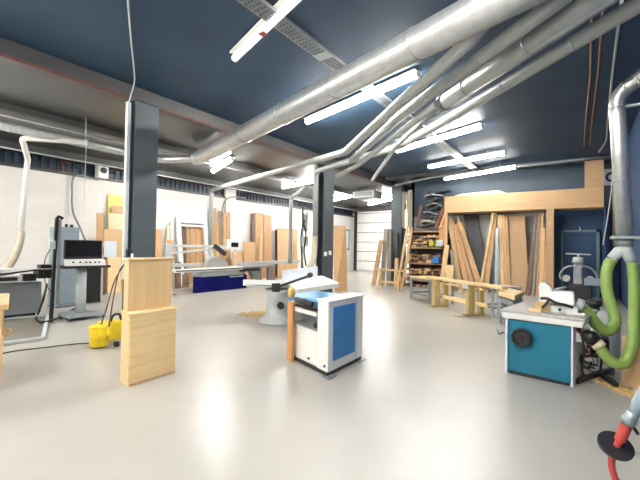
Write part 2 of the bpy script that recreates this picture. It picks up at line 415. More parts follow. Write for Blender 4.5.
duct('branch_duct', [onZ(437, 104, 3.7), onZ(358, 165, 3.7), onZ(337, 176, 3.65)], .06, 'short slim duct between thicker ones reaching the second column', 'pvc', fil=.1, seg=14)
q = onZ(303, 199, 3.4)
duct('branch_duct', [V((11.2, 8.35, 3.75)), V((11.9, 9.6, 3.5)), V((11.9, 9.6, .9))], .075, 'slim duct dropping behind the second column', 'pvc', fil=.15, seg=14)
# white duct at far left with a drop
w1, w0 = onZ(88, 146.5, 3.85), onZ(22, 138, 3.85)
duct('white_duct', [w1+V((0, 0, .1)), w0, onY(28, 160, 10.9), onY(27, 166, 11.0), onY(21, 232, 11.0)], .06, 'white painted duct elbowing down the left wall', 'white_metal', fil=.1, seg=16, ringstep=2.0)
p0 = onY(21, 232, 11.0)
pts, rr = corrugated([p0, onY(19, 243, 10.95), onY(13, 259, 10.8), onY(2, 273, 10.6), onY(-14, 286, 10.4)], .085, .05, .004)
tag(MB().tube(pts, rr, 14).build('flexible_hose', 'beigehose'), 'beige flexible hose curving down from the white duct on the left wall', 'hose')
# silver duct at right
Pd = [onX(690, 34, 5.6), onX(643, 76, 5.9), onX(616, 95, 6.0), onX(618, 122, 6.0), onX(624.5, 236, 6.0)]
t = thing('downpipe_duct', 'shiny silver duct dropping down the right side towards the green hoses', 'duct', Pd[-1])
fp = fillet(Pd, .16)
MB().tube(fp, .086, 22).build('pipe', 'galv', t)
dv = (Pd[2]-Pd[1]).normalized()
mb = MB()
for c, dr in ((Pd[1]+dv*.05, dv), (Pd[2]-dv*.12, dv), (onX(617, 109, 6.0), V((0, 0, 1))), (onX(621.3, 180, 6.0), V((0, 0, 1)))):
    MB().tube([c-dr*.012, c+dr*.012], .092, 22).build('joint_band', 'galv', t)
MB().bar(onX(615, 108, 6.0), V((5.98, -.93, 3.34)), .03, .03).build('bracket', 'steelgrey', t)
t = thing('blast_gate', 'grey sliding gate between the silver duct and the green hoses', 'duct fitting', onX(622, 238, 6.0))
g = onX(624.5, 237, 6.0)
MB().box(g.x-.14, g.x+.14, g.y-.14, g.y+.14, g.z-.025, g.z+.01).build('frame', 'steelgrey', t, .003)
MB().box(g.x-.10, g.x+.10, g.y-.40, g.y-.14, g.z-.015, g.z+.0).build('slide', 'lightgrey', t)
MB().cyl(g+V((0, 0, -.025)), g+V((0, 0, -.11)), .09, seg=20).build('neck', 'midgrey', t)
# Y piece
y0 = g+V((0, 0, -.11))
t = thing('y_branch', 'pale grey Y shaped fitting feeding both green hoses', 'duct fitting', y0)
ra, rb = onX(613, 261, 6.0), onX(632, 262, 6.0)
MB().tube([y0, onX(626, 250, 6.0), rb], [.075, .07, .06], 20).build('straight_leg', 'lightgrey', t)
MB().tube([y0+V((0, 0, -.03)), onX(619, 251, 6.0), onX(612, 259, 6.0)], [.06, .062, .064], 20).build('side_leg', 'lightgrey', t)
pts, rr = corrugated([onX(612, 259, 6.0), onX(607, 270, 5.99), onX(607, 290, 5.96), onX(612, 308, 5.92), onX(615, 322, 5.88), onX(608, 331, 5.8), onX(598, 326, 5.75), onX(588, 313, 5.7), onX(578, 306, 5.68)], .062, .035, .006)
tag(MB().tube(pts, rr, 18).build('green_hose', 'greenhose'), 'green ribbed hose looping into the fence of the spindle moulder', 'hose')
pts, rr = corrugated([rb, onX(634, 285, 6.0), onX(634, 315, 5.8), onX(632, 345, 5.6), onX(624, 363, 5.45), onX(612, 362, 5.38), onX(602, 351, 5.35), onX(598, 344, 5.35)], .056, .035, .005)
tag(MB().tube(pts, rr, 18).build('green_hose', 'greenhose'), 'green ribbed hose hanging lower and sweeping under the moulder', 'hose')
t = thing('hose_coupling', 'black swivel coupling at the end of the lower green hose', 'hose fitting', onX(598, 344, 5.35))
MB().cyl(onX(600, 347, 5.35), onX(595, 341, 5.35), .07, .062, seg=18).build('cuff', 'cream', t)
MB().tube([onX(596, 342, 5.35), onX(590, 337, 5.35), onX(583, 334, 5.37)], [.072, .085, .05], 18).build('sleeve', 'black', t)

# cable tray, conduits and copper pipes at the ceiling
t = thing('cable_tray', 'perforated galvanised cable tray running under the dark ceiling', 'cable tray', (8, 3.33, 4.5))
mb = MB(); x = .5
ys = [3.21, 3.262, 3.314, 3.366, 3.418]
for y in ys: mb.box(.5, 15.0, y, y+.03, 4.5, 4.506)
while x < 15: mb.box(x, x+.035, 3.21, 3.448, 4.498, 4.504); x += .085
mb.build('perforated_base', 'traysteel', t)
MB().box(.5, 15.0, 3.205, 3.21, 4.5, 4.545).build('side_rail', 'galv', t)
MB().box(.5, 15.0, 3.448, 3.453, 4.5, 4.545).build('side_rail', 'galv', t)
MB().box(4.75, 4.95, 3.2, 3.46, 4.495, 4.5).build('joint_plate', 'lightgrey', t)
def cable(pts, r, label, cat='cable', mat='lightgrey', name='cable', group=None, sm=True, seg=8):
    return tag(MB().tube(spline(pts) if sm else pts, r, seg).build(name, mat), label, cat, group)
cable([(XR+.1, 10.15, 4.24), (22, 10.15, 4.24)], .02, 'pale conduit running the length of the glossy lower ceiling', 'conduit', 'lightgrey', 'conduit', sm=False)
cable([(XR+.1, 12.6, 4.05), (23, 12.6, 4.05)], .022, 'thin pale conduit just in front of the blue ribbed wall strip', 'conduit', 'lightgrey', 'conduit', sm=False)
cable([onZ(603, 8, 4.56), onZ(598, 75, 4.56), onZ(592, 120, 4.56), onZ(590, 145, 4.56)], .014, 'right hand reddish copper pipe along the dark ceiling', 'pipe', 'copper', 'copper_pipe', sm=False)
cable([onZ(591.5, 8, 4.56), onZ(590.5, 75, 4.56), onZ(586, 120, 4.56), onZ(584, 146, 4.56)], .014, 'left hand reddish copper pipe along the dark ceiling', 'pipe', 'copper', 'copper_pipe', sm=False)
cable([onZ(622, 0, 4.57), onZ(618, 30, 4.57), onZ(612, 78, 4.57), onZ(608, 118, 4.57), onZ(606, 140, 4.57), onZ(599, 152, 4.57)], .02, 'bundle of grey cables curving along the ceiling beside the right wall')
cable([onX(614, 155.5, 15.0), onX(575, 160, 15.0), onX(480, 171, 15.0), onX(434, 177, 15.0), onX(395, 185, 15.0)], .045, 'long grey pipe hung above the plywood header', 'pipe', 'steelgrey', 'ceiling_pipe', sm=False, seg=12)
cable([onX(613, 156, 14.9), onX(612, 185, 14.9), onX(608, 215, 14.9), onX(603, 245, 14.9)], .018, 'grey cable hanging on the dark wall left of the silver duct')
cable([(onY(86, 110, 9.0).x, 9.0, 4.32), onY(86, 150, 9.0), onY(85, 175, 9.0), onY(84, 213, 9.0)], .006, 'thin pull cord hanging from the glossy ceiling over the monitor', 'cord', 'lightgrey', 'pull_cord')
cable([onY(98, 180, 13.3), onY(75, 176, 13.3), onY(72, 195, 13.3), onY(73, 212, 13.3), onY(80, 228, 13.0), onY(85, 240, 12.2)], .03, 'dark cable sagging down the white wall to the monitor', 'cable', 'midgrey')
cable([onY(245, 198, 13.2), onY(232, 197, 13.2), onY(224, 203, 13.2), onY(222, 220, 13.2), onY(223, 245, 13.1)], .03, 'dark cable arching down the white pilaster behind the saw', 'cable', 'midgrey')
cable([onX(614, 190, 15.6), onX(614, 246, 15.6)], .045, 'pale vertical batten on the dark wall behind the silver duct', 'batten', 'cream', 'wall_batten', sm=False, seg=4)

# ceiling unit heater
t = thing('unit_heater', 'pale box heater hung from the ceiling in front of the roller door', 'heater', (16.9, 9.0, 4.0))
a, b = onY(353, 192, 9.0), onY(376, 200, 9.0)
ha, hb_ = onX(374, 195, 15.8).y, onX(352.5, 195, 15.8).y
MB().box(15.8, 16.6, ha, hb_, 3.9, 4.2).build('casing', 'lightgrey', t, .02)
MB().box(15.79, 15.8, ha+.1, hb_-.1, 3.95, 4.15).build('grille', 'midgrey', t)
MB().cyl((16.2, ha+.15, 4.19), (16.2, ha+.15, 4.32), .02).build('hanger', 'darkmetal', t)
MB().cyl((16.2, hb_-.15, 4.19), (16.2, hb_-.15, 4.32), .02).build('hanger', 'darkmetal', t)
# wall fan heater / speaker on left wall
c = onY(104, 168, 13.1)
t = thing('wall_sounder', 'white box with a round dark speaker on the blue strip of the left wall', 'speaker', (c.x, 13.2, c.z-.3))
MB().box(c.x-.17, c.x+.17, 13.12, 13.36, c.z-.33, c.z+.42).build('casing', 'white_metal', t, .02)
MB().cyl((c.x, 13.13, c.z-.08), (c.x, 13.10, c.z-.08), .10).build('cone', 'darkmetal', t)
MB().cyl((c.x, 13.2, c.z+.42), (c.x, 13.2, 4.3), .04).build('bracket', 'steelgrey', t)
c = onX(608.5, 177, 16.1)
t = thing('wall_sign', 'white square plate with a dark ring on the dark wall beside the silver duct', 'sign', (16.15, c.y, c.z-.28))
MB().box(16.13, 16.165, c.y-.28, c.y+.28, c.z-.28, c.z+.28).build('plate', 'lightgrey', t, .006)
P = [(16.12, c.y-.08+.13*math.cos(k*math.pi/12), c.z+.13*math.sin(k*math.pi/12)) for k in range(25)]
MB().tube(P, .03, 8).build('ring', 'navyblue', t)
MB().cyl((16.12, c.y-.12, c.z), (16.10, c.y-.12, c.z), .05).build('dial', 'white_metal', t)

# ------------------------------------------------------------------ boards against the left wall
def sheet(name, label, u0, u1, vt, mat, yb=12.95, yt=13.34, th=.04, cat='board', zb=0.0, du=0.0, group=None):
    x0, x1 = onY(u0, 285, yb).x, onY(u1, 285, yb).x
    zt = onY((u0+u1)/2, vt, yt-th).z
    X0, X1 = onY(u0+du, vt, yt-th).x, onY(u1+du, vt, yt-th).x
    k = (0 if zb == 0 else 1)
    mb = MB().slab((x0, yb, zb), (x1, yb, zb), (X1, yt-th, zt), (X0, yt-th, zt), th)
    return tag(mb.build(name, mat, bevel=.003), label, cat, group)
G = 'boards leaning on the left wall'
sheet('plywood_sheet', 'narrow light wood board on the left wall behind the monitor', 97, 103.5, 213, 'oak2', 12.5, 12.8, group=G)
sheet('mdf_sheet', 'broad brown board leaning left of the nearest column', 104, 126, 229, 'mdf', 12.7, 13.0, group=G)
sheet('painted_sheet', 'tall yellow sheet with a brown patch beside the nearest column', 108, 126, 195, 'sheetyellow', 13.12, 13.38, .02, group=G)
p = onY(112, 206, 13.25); 
tag(MB().box(p.x, p.x+.75, 13.22, 13.245, onY(113, 213, 13.23).z, onY(113, 205.5, 13.23).z).build('cardboard_panel', 'mdf'), 'small brown panel on the yellow sheet', 'board')
sheet('plywood_sheet', 'cream panel in front of the yellow sheet, left of the nearest column', 108.5, 124, 213.5, 'cream', 13.0, 13.26, .02, group=G)
sheet('plywood_sheet', 'pale birch sheet low behind the cords, left of the wooden cabinet', 108, 121, 257, 'pale', 12.3, 12.75, .03, group=G)
t0 = onY(110.5, 257, 12.0); bx = onY(104.5, 249, 12.0).x
t = thing('notice_board', 'small whitish panel on a dark post just right of the monitor', 'panel', (bx+.3, 12.05, 0))
MB().box(bx, onY(116.5, 249, 12.0).x, 12.0, 12.04, t0.z, onY(110, 241, 12.0).z).build('panel', 'cool_white', t)
MB().box(bx, bx+.08, 12.04, 12.1, 0, t0.z+.3).build('post', 'darkwood', t)
sheet('timber_plank', 'orange brown plank just right of the nearest column', 154, 161.5, 229, 'oak2', group=G)
sheet('timber_plank', 'white edged narrow board between the orange plank and the white door frame', 164.5, 167, 226, 'cream', 12.9, 13.3, du=3, group=G)
sheet('timber_plank', 'pale grey strip leaning beside the white door frame', 169, 172, 222, 'white_metal', 12.9, 13.3, du=2, group=G)
# white door frame
t = thing('door_frame', 'white unfitted door frame leaning on the left wall', 'door frame', (10.1, 13.0, 0))
x0, x1 = onY(178, 235, 13.1).x, onY(209, 235, 13.1).x; zt = onY(190, 218, 13.1).z
def fr(xa, xb, za, zb): 
    f = lambda z: 12.85+.4*z/zt
    return MB().hexa([(xa, f(za), za), (xb, f(za), za), (xb, f(za)+.1, za), (xa, f(za)+.1, za), (xa, f(zb), zb), (xb, f(zb), zb), (xb, f(zb)+.1, zb), (xa, f(zb)+.1, zb)])
fr(x0, x0+.2, 0, zt).build('jamb', 'white_metal', t, .006)
fr(x1-.2, x1, 0, zt).build('jamb', 'white_metal', t, .006)
fr(x0+.2, x1-.2, zt-.2, zt).build('head', 'white_metal', t, .006)
fr(x0+.2, x1-.2, zt-.34, zt-.26).build('transom', 'white_metal', t, .004)
for i, (u0, u1, vt, mt, lab) in enumerate([(182, 186, 227, 'darkwood', 'darkest narrow plank seen inside the white door frame'),
        (186.3, 190, 229, 'oak', 'brown plank second from left inside the white door frame'),
        (190.3, 196, 227, 'oak2', 'honey coloured plank in the middle of the white door frame'),
        (196.3, 203.5, 227, 'oak2', 'widest honey plank at the right inside the white door frame')]):
    sheet('timber_plank', lab, u0, u1, vt, mt, 13.08, 13.36, .03, group='planks inside the white door frame')
for u0, u1, vt, mt, lab in [(211, 216.2, 208, 'oak', 'tall reddish plank right of the white door frame'),
        (216.5, 219, 222.5, 'pale', 'short pale strip between taller planks beside the dropping duct'),
        (219.3, 222.5, 211, 'oak', 'thin brown plank behind the arching cable'),
        (223.5, 226.2, 213, 'oak2', 'thin honey plank just right of the arching cable'),
        (226.5, 230.5, 211, 'oak2', 'honey plank beside the white pilaster'),
        (252, 255, 213.5, 'darkwood', 'dark edged plank left in the tall group on the white wall'),
        (255.3, 263.5, 213, 'oak2', 'broad honey plank in the middle of the tall group'),
        (264, 271.5, 215, 'oak', 'brown plank at the right of the tall group')]:
    sheet('timber_plank', lab, u0, u1, vt, mt, 13.0, 13.34, .035, group=G)
sheet('timber_plank', 'low light board left of the tall plank group', 244, 255, 242, 'oak2', 12.55, 12.9, .03, group=G)
sheet('timber_plank', 'short board stub behind the saw control panel', 232, 243, 252, 'oak2', 12.6, 12.9, .03, group=G)
sheet('timber_batten', 'thin batten standing in front of the tall plank group', 260, 262, 235, 'pine', 12.6, 12.95, .03, du=0, group=G)
sheet('mdf_sheet', 'dark backing sheet peeping out left of the big light brown sheet', 275.5, 279, 229.5, 'darkwood', 13.02, 13.36, .02, group=G)
sheet('mdf_sheet', 'big light brown rectangular sheet leaning near the second column', 277.5, 297.5, 228.5, 'mdf', 12.75, 13.2, .03, group=G)
sheet('timber_batten', 'thin white batten leaning right of the big light brown sheet', 302, 303.5, 240, 'cream', 12.3, 12.9, .03, du=-4, group=G)
sheet('timber_plank', 'short dark plank under the long saw rail', 256, 262, 268, 'darkwood', 11.9, 12.15, .04, group=G)
sheet('timber_plank', 'dark brown board low beside the saw leg', 267, 275, 265, 'darkwood', 11.9, 12.15, .04, group=G)
sheet('timber_plank', 'light brown board low behind the surface planer fence', 284, 297, 262, 'oak2', 11.9, 12.15, .04, group=G)
# low heap behind the outrigger
for i, (u0, u1, vt, mt, lab) in enumerate([(176, 181, 262, 'darkwood', 'dark offcut standing low behind the saw outrigger, leftmost'),
        (183, 189, 274, 'darkwood', 'dark offcut under the sliding saw carriage'), (168, 173, 240, 'oak', 'brown board end left of the saw outrigger')]):
    sheet('timber_plank', lab, u0, u1, vt, mt, 12.0, 12.3, .05, group=G)

# ------------------------------------------------------------------ grey machine at the far left
t = thing('edge_bander', 'grey bodied machine with a white top and black fittings at the left edge', 'machine', (2.2, 9.6, 0))
MB().box(.2, 3.38, 9.4, 10.3, .10, .74).build('body', 'midgrey', t, .01)
MB().box(.3, 3.3, 9.45, 10.2, 0, .10).build('plinth', 'darkmetal', t)
MB().box(.2, 3.05, 9.30, 10.3, .76, .90).build('lower_deck', 'white_metal', t, .008)
MB().hexa([(.2, 9.25, .93), (2.6, 9.25, .93), (3.45, 10.1, .93), (.2, 10.3, .93), (.2, 9.25, 1.03), (2.6, 9.25, 1.03), (3.45, 10.1, 1.0), (.2, 10.3, 1.03)]).build('upper_deck', 'white_metal', t, .006)
MB().box(1.9, 2.9, 9.22, 9.32, .80, .87).build('slot', 'black', t)
MB().box(3.0, 3.22, 9.22, 9.42, .78, .92).box(3.25, 3.55, 9.2, 9.5, .82, 1.0).box(3.3, 3.5, 9.25, 9.45, 1.02, 1.1).build('clamp', 'black', t, .01)
MB().bar((2.4, 9.24, .91), (3.3, 9.3, 1.0), .04, .03).build('guide_rail', 'black', t)
t = thing('machine_mast', 'tall black mast with a cable carrier beside the grey cabinet', 'post', (3.42, 8.75, 0))
c = onZ(52, 322, 0); zt = onY(54, 218, c.y).z
MB().hexa([(c.x-.05, c.y-.03, 0), (c.x+.01, c.y-.03, 0), (c.x+.01, c.y+.03, 0), (c.x-.05, c.y+.03, 0), (c.x-.0, c.y-.03, zt), (c.x+.06, c.y-.03, zt), (c.x+.06, c.y+.03, zt), (c.x-.0, c.y+.03, zt)]).build('pole', 'black', t, .01)
MB().box(c.x+.065, c.x+.115, c.y-.02, c.y+.03, .35, zt-.02).build('rail', 'midgrey', t, .006)
MB().tube(spline([(c.x+.02, c.y, zt-.05), (c.x+.06, c.y, zt+.03), (c.x+.14, c.y, zt)]), .03, 8).build('hook', 'black', t)
q = onY(52, 245, c.y-.05); MB().box(q.x-.06, q.x+.05, q.y-.04, q.y+.02, q.z-.08, q.z+.08).build('junction_box', 'lightgrey', t, .01)
MB().tube(spline([(q.x, q.y-.03, q.z), (q.x-.12, q.y-.02, q.z-.3), (q.x-.1, q.y, q.z-.7), (q.x, q.y, q.z-.9)]), .008, 6).build('wire', 'black', t)
t = thing('grey_cabinet', 'tall blue grey control cabinet behind the monitor', 'cabinet', (4.3, 10.5, 0))
MB().box(4.05, 4.52, 10.4, 10.9, .02, 1.95).build('body', 'bluegrey', t, .01)
MB().box(4.08, 4.49, 10.38, 10.4, .1, 1.9).build('door', 'bluegrey', t, .006)
MB().cyl((4.3, 10.6, 1.95), (4.3, 10.6, 2.03), .03).build('cable_gland', 'darkmetal', t)
MB().cyl((4.42, 10.6, 1.95), (4.42, 10.6, 2.02), .04).build('cable_gland', 'darkmetal', t)
MB().box(4.05, 4.52, 10.4, 10.9, 0, .02).build('plinth', 'black', t)
t = thing('dark_cabinet', 'black cabinet standing behind the monitor stand', 'cabinet', (5.0, 10.9, 0))
a, b = onY(87, 280, 10.6), onY(101, 280, 10.6)
MB().box(a.x, b.x, 10.6, 11.1, .03, 1.25).build('body', 'black', t, .01)
MB().box(b.x, b.x+.05, 10.6, 11.1, 0, 1.25).build('side_panel', 'lightgrey', t)
# floor frame
t = thing('floor_tray', 'low grey tray with pale metal edging on the floor at the left edge', 'tray', (2.0, 8.0, 0))
a, b, c_, d_ = onZ(-12, 347.5), onZ(43, 340), onZ(48, 317), onZ(-12, 322)
MB().hexa([a, b, c_, d_, a+V((0, 0, .02)), b+V((0, 0, .02)), c_+V((0, 0, .02)), d_+V((0, 0, .02))]).build('mat', 'tray_mat', t)
up = V((0, 0, .03))
for p, q in ((a, b), (b, c_), (d_, c_)):
    MB().bar(p+up, q+up, .06, .05).build('edge_strip', 'lightgrey', t, .006)
cable([onY(47, 284, 9.0), onY(43, 300, 8.9), onZ(38, 314, .05), onZ(36, 319, .06), onZ(44, 322, .06), onZ(60, 317, .04), onZ(78, 306.5, .04)], .022, 'thick black cable looping on the floor by the black mast', 'cable', 'black', 'floor_cable')

# ------------------------------------------------------------------ monitor stand
t = thing('monitor_stand', 'monitor and control panel on a grey pedestal stand with castors', 'computer stand', (3.85, 8.5, 0))
by = 8.6
X = lambda u: onY(u, 260, by).x
Zt = lambda v, u=80: onY(u, v, by).z
MB().box(X(61), X(107), by-.18, by+.3, Zt(268), Zt(265.5)).build('tray', 'darkmetal', t, .01)
MB().hexa([(X(65), by-.14, Zt(266)), (X(103), by-.14, Zt(266)), (X(103), by+.02, Zt(266)), (X(65), by+.02, Zt(266)), (X(65), by-.1, Zt(260)), (X(103), by-.1, Zt(260)), (X(103), by+.04, Zt(259)), (X(65), by+.04, Zt(259))]).build('control_panel', 'white_metal', t, .006)
mb = MB()
for k, u in enumerate((73, 80, 86, 90, 95, 99)):
    p = onY(u, 262.3, by-.125); mb.cyl(p, p+V((0, -.02, 0)), .018, seg=8)
mb.build('buttons', 'black', t)
sc = MB().box(X(65.5), X(103.5), by+.06, by+.12, Zt(259), Zt(240)).build('monitor', 'black', t, .01)
MB().box(X(67), X(102), by+.055, by+.06, Zt(256), Zt(241)).build('screen', 'screen', sc)
MB().cyl((X(83), by+.05, .10), (X(83), by+.05, Zt(268)), .095, seg=20).build('column', 'lightgrey', t)
MB().hexa([(X(64), by-.25, .06), (X(102), by-.25, .06), (X(98), by+.45, .06), (X(68), by+.45, .06), (X(68), by-.2, .12), (X(98), by-.2, .12), (X(95), by+.4, .12), (X(70), by+.4, .12)]).build('base', 'midgrey', t, .015)
for u, dy in ((66, -.22), (100, -.22), (70, .38), (96, .38)):
    MB().cyl((X(u)-.02, by+dy, .03), (X(u)+.02, by+dy, .03), .03, seg=12).build('castor', 'black', t)

# ------------------------------------------------------------------ wooden step cabinet
t = thing('wooden_cabinet', 'pale birch two tier cabinet standing alone on the floor', 'cabinet', (2.55, 4.35, 0))
Tc = Matrix(((1, math.cos(math.radians(78)), 0, 2.30), (.03, math.sin(math.radians(78)), 0, 4.08), (0, 0, 1, 0), (0, 0, 0, 1)))
x0, x1, dp = 0, .595, .27
B = lambda: MB(Tc)
B().box(x0+.012, x1-.012, -.012, .0, .03, .77).build('lower_front', 'palex', t, .002)
B().box(x0, x1, 0, dp, .0, .775).build('lower_body', 'palex', t, .003)
B().hexa([(x0-.015, -.02, .775), (x1+.015, -.02, .775), (x1+.015, dp+.01, .775), (x0-.015, dp+.01, .775), (x0-.015, -.005, .80), (x1+.015, -.005, .80), (x1+.015, dp+.01, .80), (x0-.015, dp+.01, .80)]).build('lower_top', 'palex', t, .003)
B().box(x0+.015, x1-.015, .11, dp, .80, 1.375).build('upper_body', 'pale', t, .003)
B().box(x0-.005, x1+.005, .095, dp+.01, 1.375, 1.395).build('upper_top', 'palex', t, .003)
B().box(x0+.01, x1, -.008, 0, 0, .03).build('plinth', 'pine', t)

# yellow site transformer
t = thing('site_transformer', 'yellow portable transformer box beside the wooden cabinet', 'transformer', (3.05, 5.95, 0))
c = onZ(103, 348.5, 0)
MB().cyl(c+V((0, .12, .02)), c+V((0, .12, .30)), .125, .14, seg=24).build('drum', 'yellow', t, .01)
MB().cyl(c+V((0, .12, .30)), c+V((0, .12, .335)), .15, .13, seg=24).build('lid', 'yellow', t, .01)
MB().box(c.x+.10, c.x+.40, c.y+.16, c.y+.42, .05, .34).build('case', 'yellow', t, .03)
MB().tube(spline([c+V((.20, .2, .34)), c+V((.24, .2, .43)), c+V((.36, .25, .43)), c+V((.40, .25, .34))]), .02, 8).build('handle', 'black', t)
MB().cyl(c+V((.15, -.05, .04)), c+V((.20, -.05, .04)), .045, seg=14).build('wheel', 'black', t)
MB().tube([c+V((.17, -.04, .05)), c+V((.4, .1, .07))], .012, 8).build('axle', 'steelgrey', t)
for dx, dz in ((-.10, .20), (-.02, .19), (.07, .2)):
    q = c+V((dx, 0, dz)); MB().cyl(q+V((0, .03, 0)), q+V((dx*.3, -.035, 0)), .035, seg=12).build('socket', 'yellow', t)
cable([onZ(90, 343, .012), onZ(75, 344, .012), onZ(40, 348, .012), onZ(15, 351, .012), onZ(-10, 356, .009)], .008, 'thin black lead lying across the floor to the yellow transformer', 'cable', 'black', 'extension_lead')
sk = onY(121, 253, 6.98)
t = thing('wall_socket', 'black and white socket low on the nearest column', 'socket', sk)
MB().box(3.84, 3.9, 6.93, 7.0, sk.z-.09, sk.z+.07).build('socket', 'black', t, .006)
MB().box(3.9, 3.96, 6.94, 6.999, sk.z-.11, sk.z-.01).build('plug', 'white_metal', t, .006)
cable([(3.87, 6.93, sk.z-.08), onY(115, 280, 6.75), onY(107, 307, 6.4), onZ(100, 328, .3)], .011, 'left hand black lead from the column socket to the transformer', 'cable', 'black', 'power_lead')
cable([(3.93, 6.93, sk.z-.1), onY(120, 270, 6.8), onY(114, 295, 6.5), onZ(109, 326, .33)], .011, 'right hand black lead from the column socket to the transformer', 'cable', 'black', 'power_lead')

# workbench corner at the left edge
Tb = Matrix.Translation((1.84, 6.1, 0)) @ Matrix.Rotation(math.radians(-17), 4, 'Z')
t = thing('workbench', 'light wooden workbench whose corner enters at the left edge', 'workbench', (1.5, 5.6, 0))
MB(Tb).box(-1.3, 0, -1.15, 0, .84, .90).build('bench_top', 'piney', t, .006)
for x, y in ((-.09, -.09), (-1.2, -.09), (-.09, -1.1), (-1.2, -1.1)): MB(Tb).box(x-.03, x+.04, y-.03, y+.04, 0, .84).build('leg', 'pine', t, .004)
MB(Tb).bar((-.06, -.1, .34), (-.06, -1.1, .34), .03, .08).build('stretcher', 'pine', t)
q = onY(3, 334, 5.9); MB().cyl(q, onY(9, 332, 5.9), .035, .025, seg=12).ball(onY(9, 331, 5.9), .035).build('vise_handle', 'pine', t)

# ------------------------------------------------------------------ sliding table saw
t = thing('sliding_table_saw', 'large sliding table saw with a navy blue base and silver carriage', 'saw', (9.1, 10.7, 0))
MB().hexa([(7.95, 10.4, 0), (10.35, 10.4, 0), (10.45, 11.0, 0), (8.4, 11.0, 0), (7.95, 10.4, .50), (10.35, 10.4, .50), (10.45, 11.0, .50), (8.4, 11.0, .50)]).build('base', 'navyblue', t, .015)
MB().box(8.3, 10.2, 10.45, 10.95, .50, .70).build('upper_frame', 'lightgrey', t, .01)
MB().box(9.5, 10.15, 10.385, 10.40, .44, .47).build('badge', 'cool_white', t)
MB().box(7.2, 10.0, 10.25, 10.5, .70, .80).build('sliding_carriage', 'white_metal', t, .012)
MB().box(7.2, 10.0, 10.24, 10.25, .735, .765).build('carriage_groove', 'darkmetal', t)
MB().box(8.4, 10.9, 10.55, 11.3, .70, .78).build('saw_table', 'castiron', t, .01)
MB().box(10.0, 10.9, 10.25, 10.5, .62, .74).build('beam_end', 'darkmetal', t, .02)
MB().box(7.28, 7.5, 10.9, 11.0, .0, 1.56).box(7.22, 7.5, 10.6, 11.2, 0, .05).build('outrigger_post', 'lightgrey', t, .008)
MB().box(7.3, 9.8, 10.92, 10.98, 1.48, 1.57).bar((7.4, 10.95, 1.28), (9.1, 10.95, 1.42), .06, .07).box(7.35, 9.4, 10.9, 11.0, .84, .95).build('outrigger_arm', 'lightgrey', t, .006)
P = [(8.62+.50*(1-math.cos(k*math.pi/12)), 0, .82+.36*math.sin(k*math.pi/12)) for k in range(13)]
MB().prism(P, (0, 10.62, 0), (0, 10.78, 0)).build('blade_guard', 'castiron', t, .01)
MB().bar((8.95, 10.6, 1.55), (9.45, 10.6, 1.25), .10, .15).build('guard_arm', 'darkmetal', t, .01)
MB().cyl((9.0, 10.95, 1.5), (10.0, 10.95, 1.45), .035).build('guard_hose', 'lightgrey', t)
cp = onY(236, 244.5, 11.3)
MB().box(cp.x-.45, cp.x+.25, 11.3, 11.36, cp.z-.22, cp.z+.2).build('control_panel', 'white_metal', t, .01)
MB().box(cp.x-.25, cp.x+.12, 11.29, 11.3, cp.z-.1, cp.z+.08).build('panel_screen', 'screen', t)
MB().box(cp.x-.03, cp.x+.03, 11.32, 11.36, .7, cp.z-.2).build('panel_post', 'lightgrey', t)
r0, r1 = onY(240, 267, 10.7), onY(302, 263, 10.7)
MB().bar((10.2, 10.7, .87), (13.9, 10.7, .90), .10, .14).build('fence_rail', 'lightgrey', t, .01)
MB().box(10.9, 12.3, 10.75, 11.3, .70, .78).build('extension_table', 'castiron', t, .01)
a = onY(261, 268, 10.9)
MB().hexa([(11.15, 10.85, .25), (11.45, 10.85, .25), (11.45, 11.0, .25), (11.15, 11.0, .25), (10.95, 10.8, .74), (11.65, 10.8, .74), (11.65, 11.1, .74), (10.95, 11.1, .74)]).build('bracket', 'steelgrey', t, .01)
MB().box(12.1, 12.2, 10.9, 11.0, 0, .75).box(10.6, 10.75, 10.9, 11.1, 0, .7).build('support_leg', 'midgrey', t)
MB().tube(fillet([(10.35, 12.5, 1.36), (10.2, 12.2, 1.1), (9.4, 11.2, .95)], .3), [.09]*10, 14).build('dust_spout', 'lightgrey', t)

# ------------------------------------------------------------------ surface planer (round pedestal)
t = thing('surface_planer', 'cast surface planer on a round pedestal with white fence, behind the thickness planer', 'planer', (6.1, 5.2, 0))
bc = V((6.1, 5.2, 0))
MB().tube([bc+V((0, 0, 0)), bc+V((0, 0, .04)), bc+V((0, 0, .10)), bc+V((0, 0, .16)), bc+V((0, 0, .6)), bc+V((0, 0, .68))], [.40, .40, .33, .26, .24, .30], 28).build('pedestal', 'lightgrey', t)
MB().cyl(bc+V((-.18, -.2, .38)), bc+V((-.25, -.27, .38)), .07, seg=16).build('knob', 'darkmetal', t)
z = .76
MB().hexa([onZ(243, 285.5, z), onZ(285, 287, z), onZ(288, 282, z), onZ(243, 281, z), onZ(243, 284, z+.02), onZ(285, 285.5, z+.04), onZ(288, 280.5, z+.04), onZ(243, 279.5, z+.02)]).build('infeed_table', 'lightgrey', t, .004)
Q = [onZ(297, 289, .8), onZ(339, 282.8, .8), onZ(322, 275.3, .8), onZ(283, 281, .8)]
MB().hexa([p+V((0, 0, -.10)) for p in Q]+Q).build('outfeed_table', 'white_metal', t, .008)
f0, f1 = onZ(283, 283, .8), onZ(317, 277, .8)
MB().bar(f0+V((0, 0, .13)), f1+V((0, 0, .14)), .035, .26).build('fence', 'cool_white', t, .006)
p0, p1 = onY(276, 287.5, 4.75), onY(310, 275.5, 4.75)
MB().bar(p0, p1, .05, .045).build('guard_bar', 'darkmetal', t, .008)
MB().box(p0.x-.06, p0.x+.06, p0.y-.06, p0.y+.06, p0.z-.08, p0.z+.08).build('bar_clamp', 'black', t, .01)
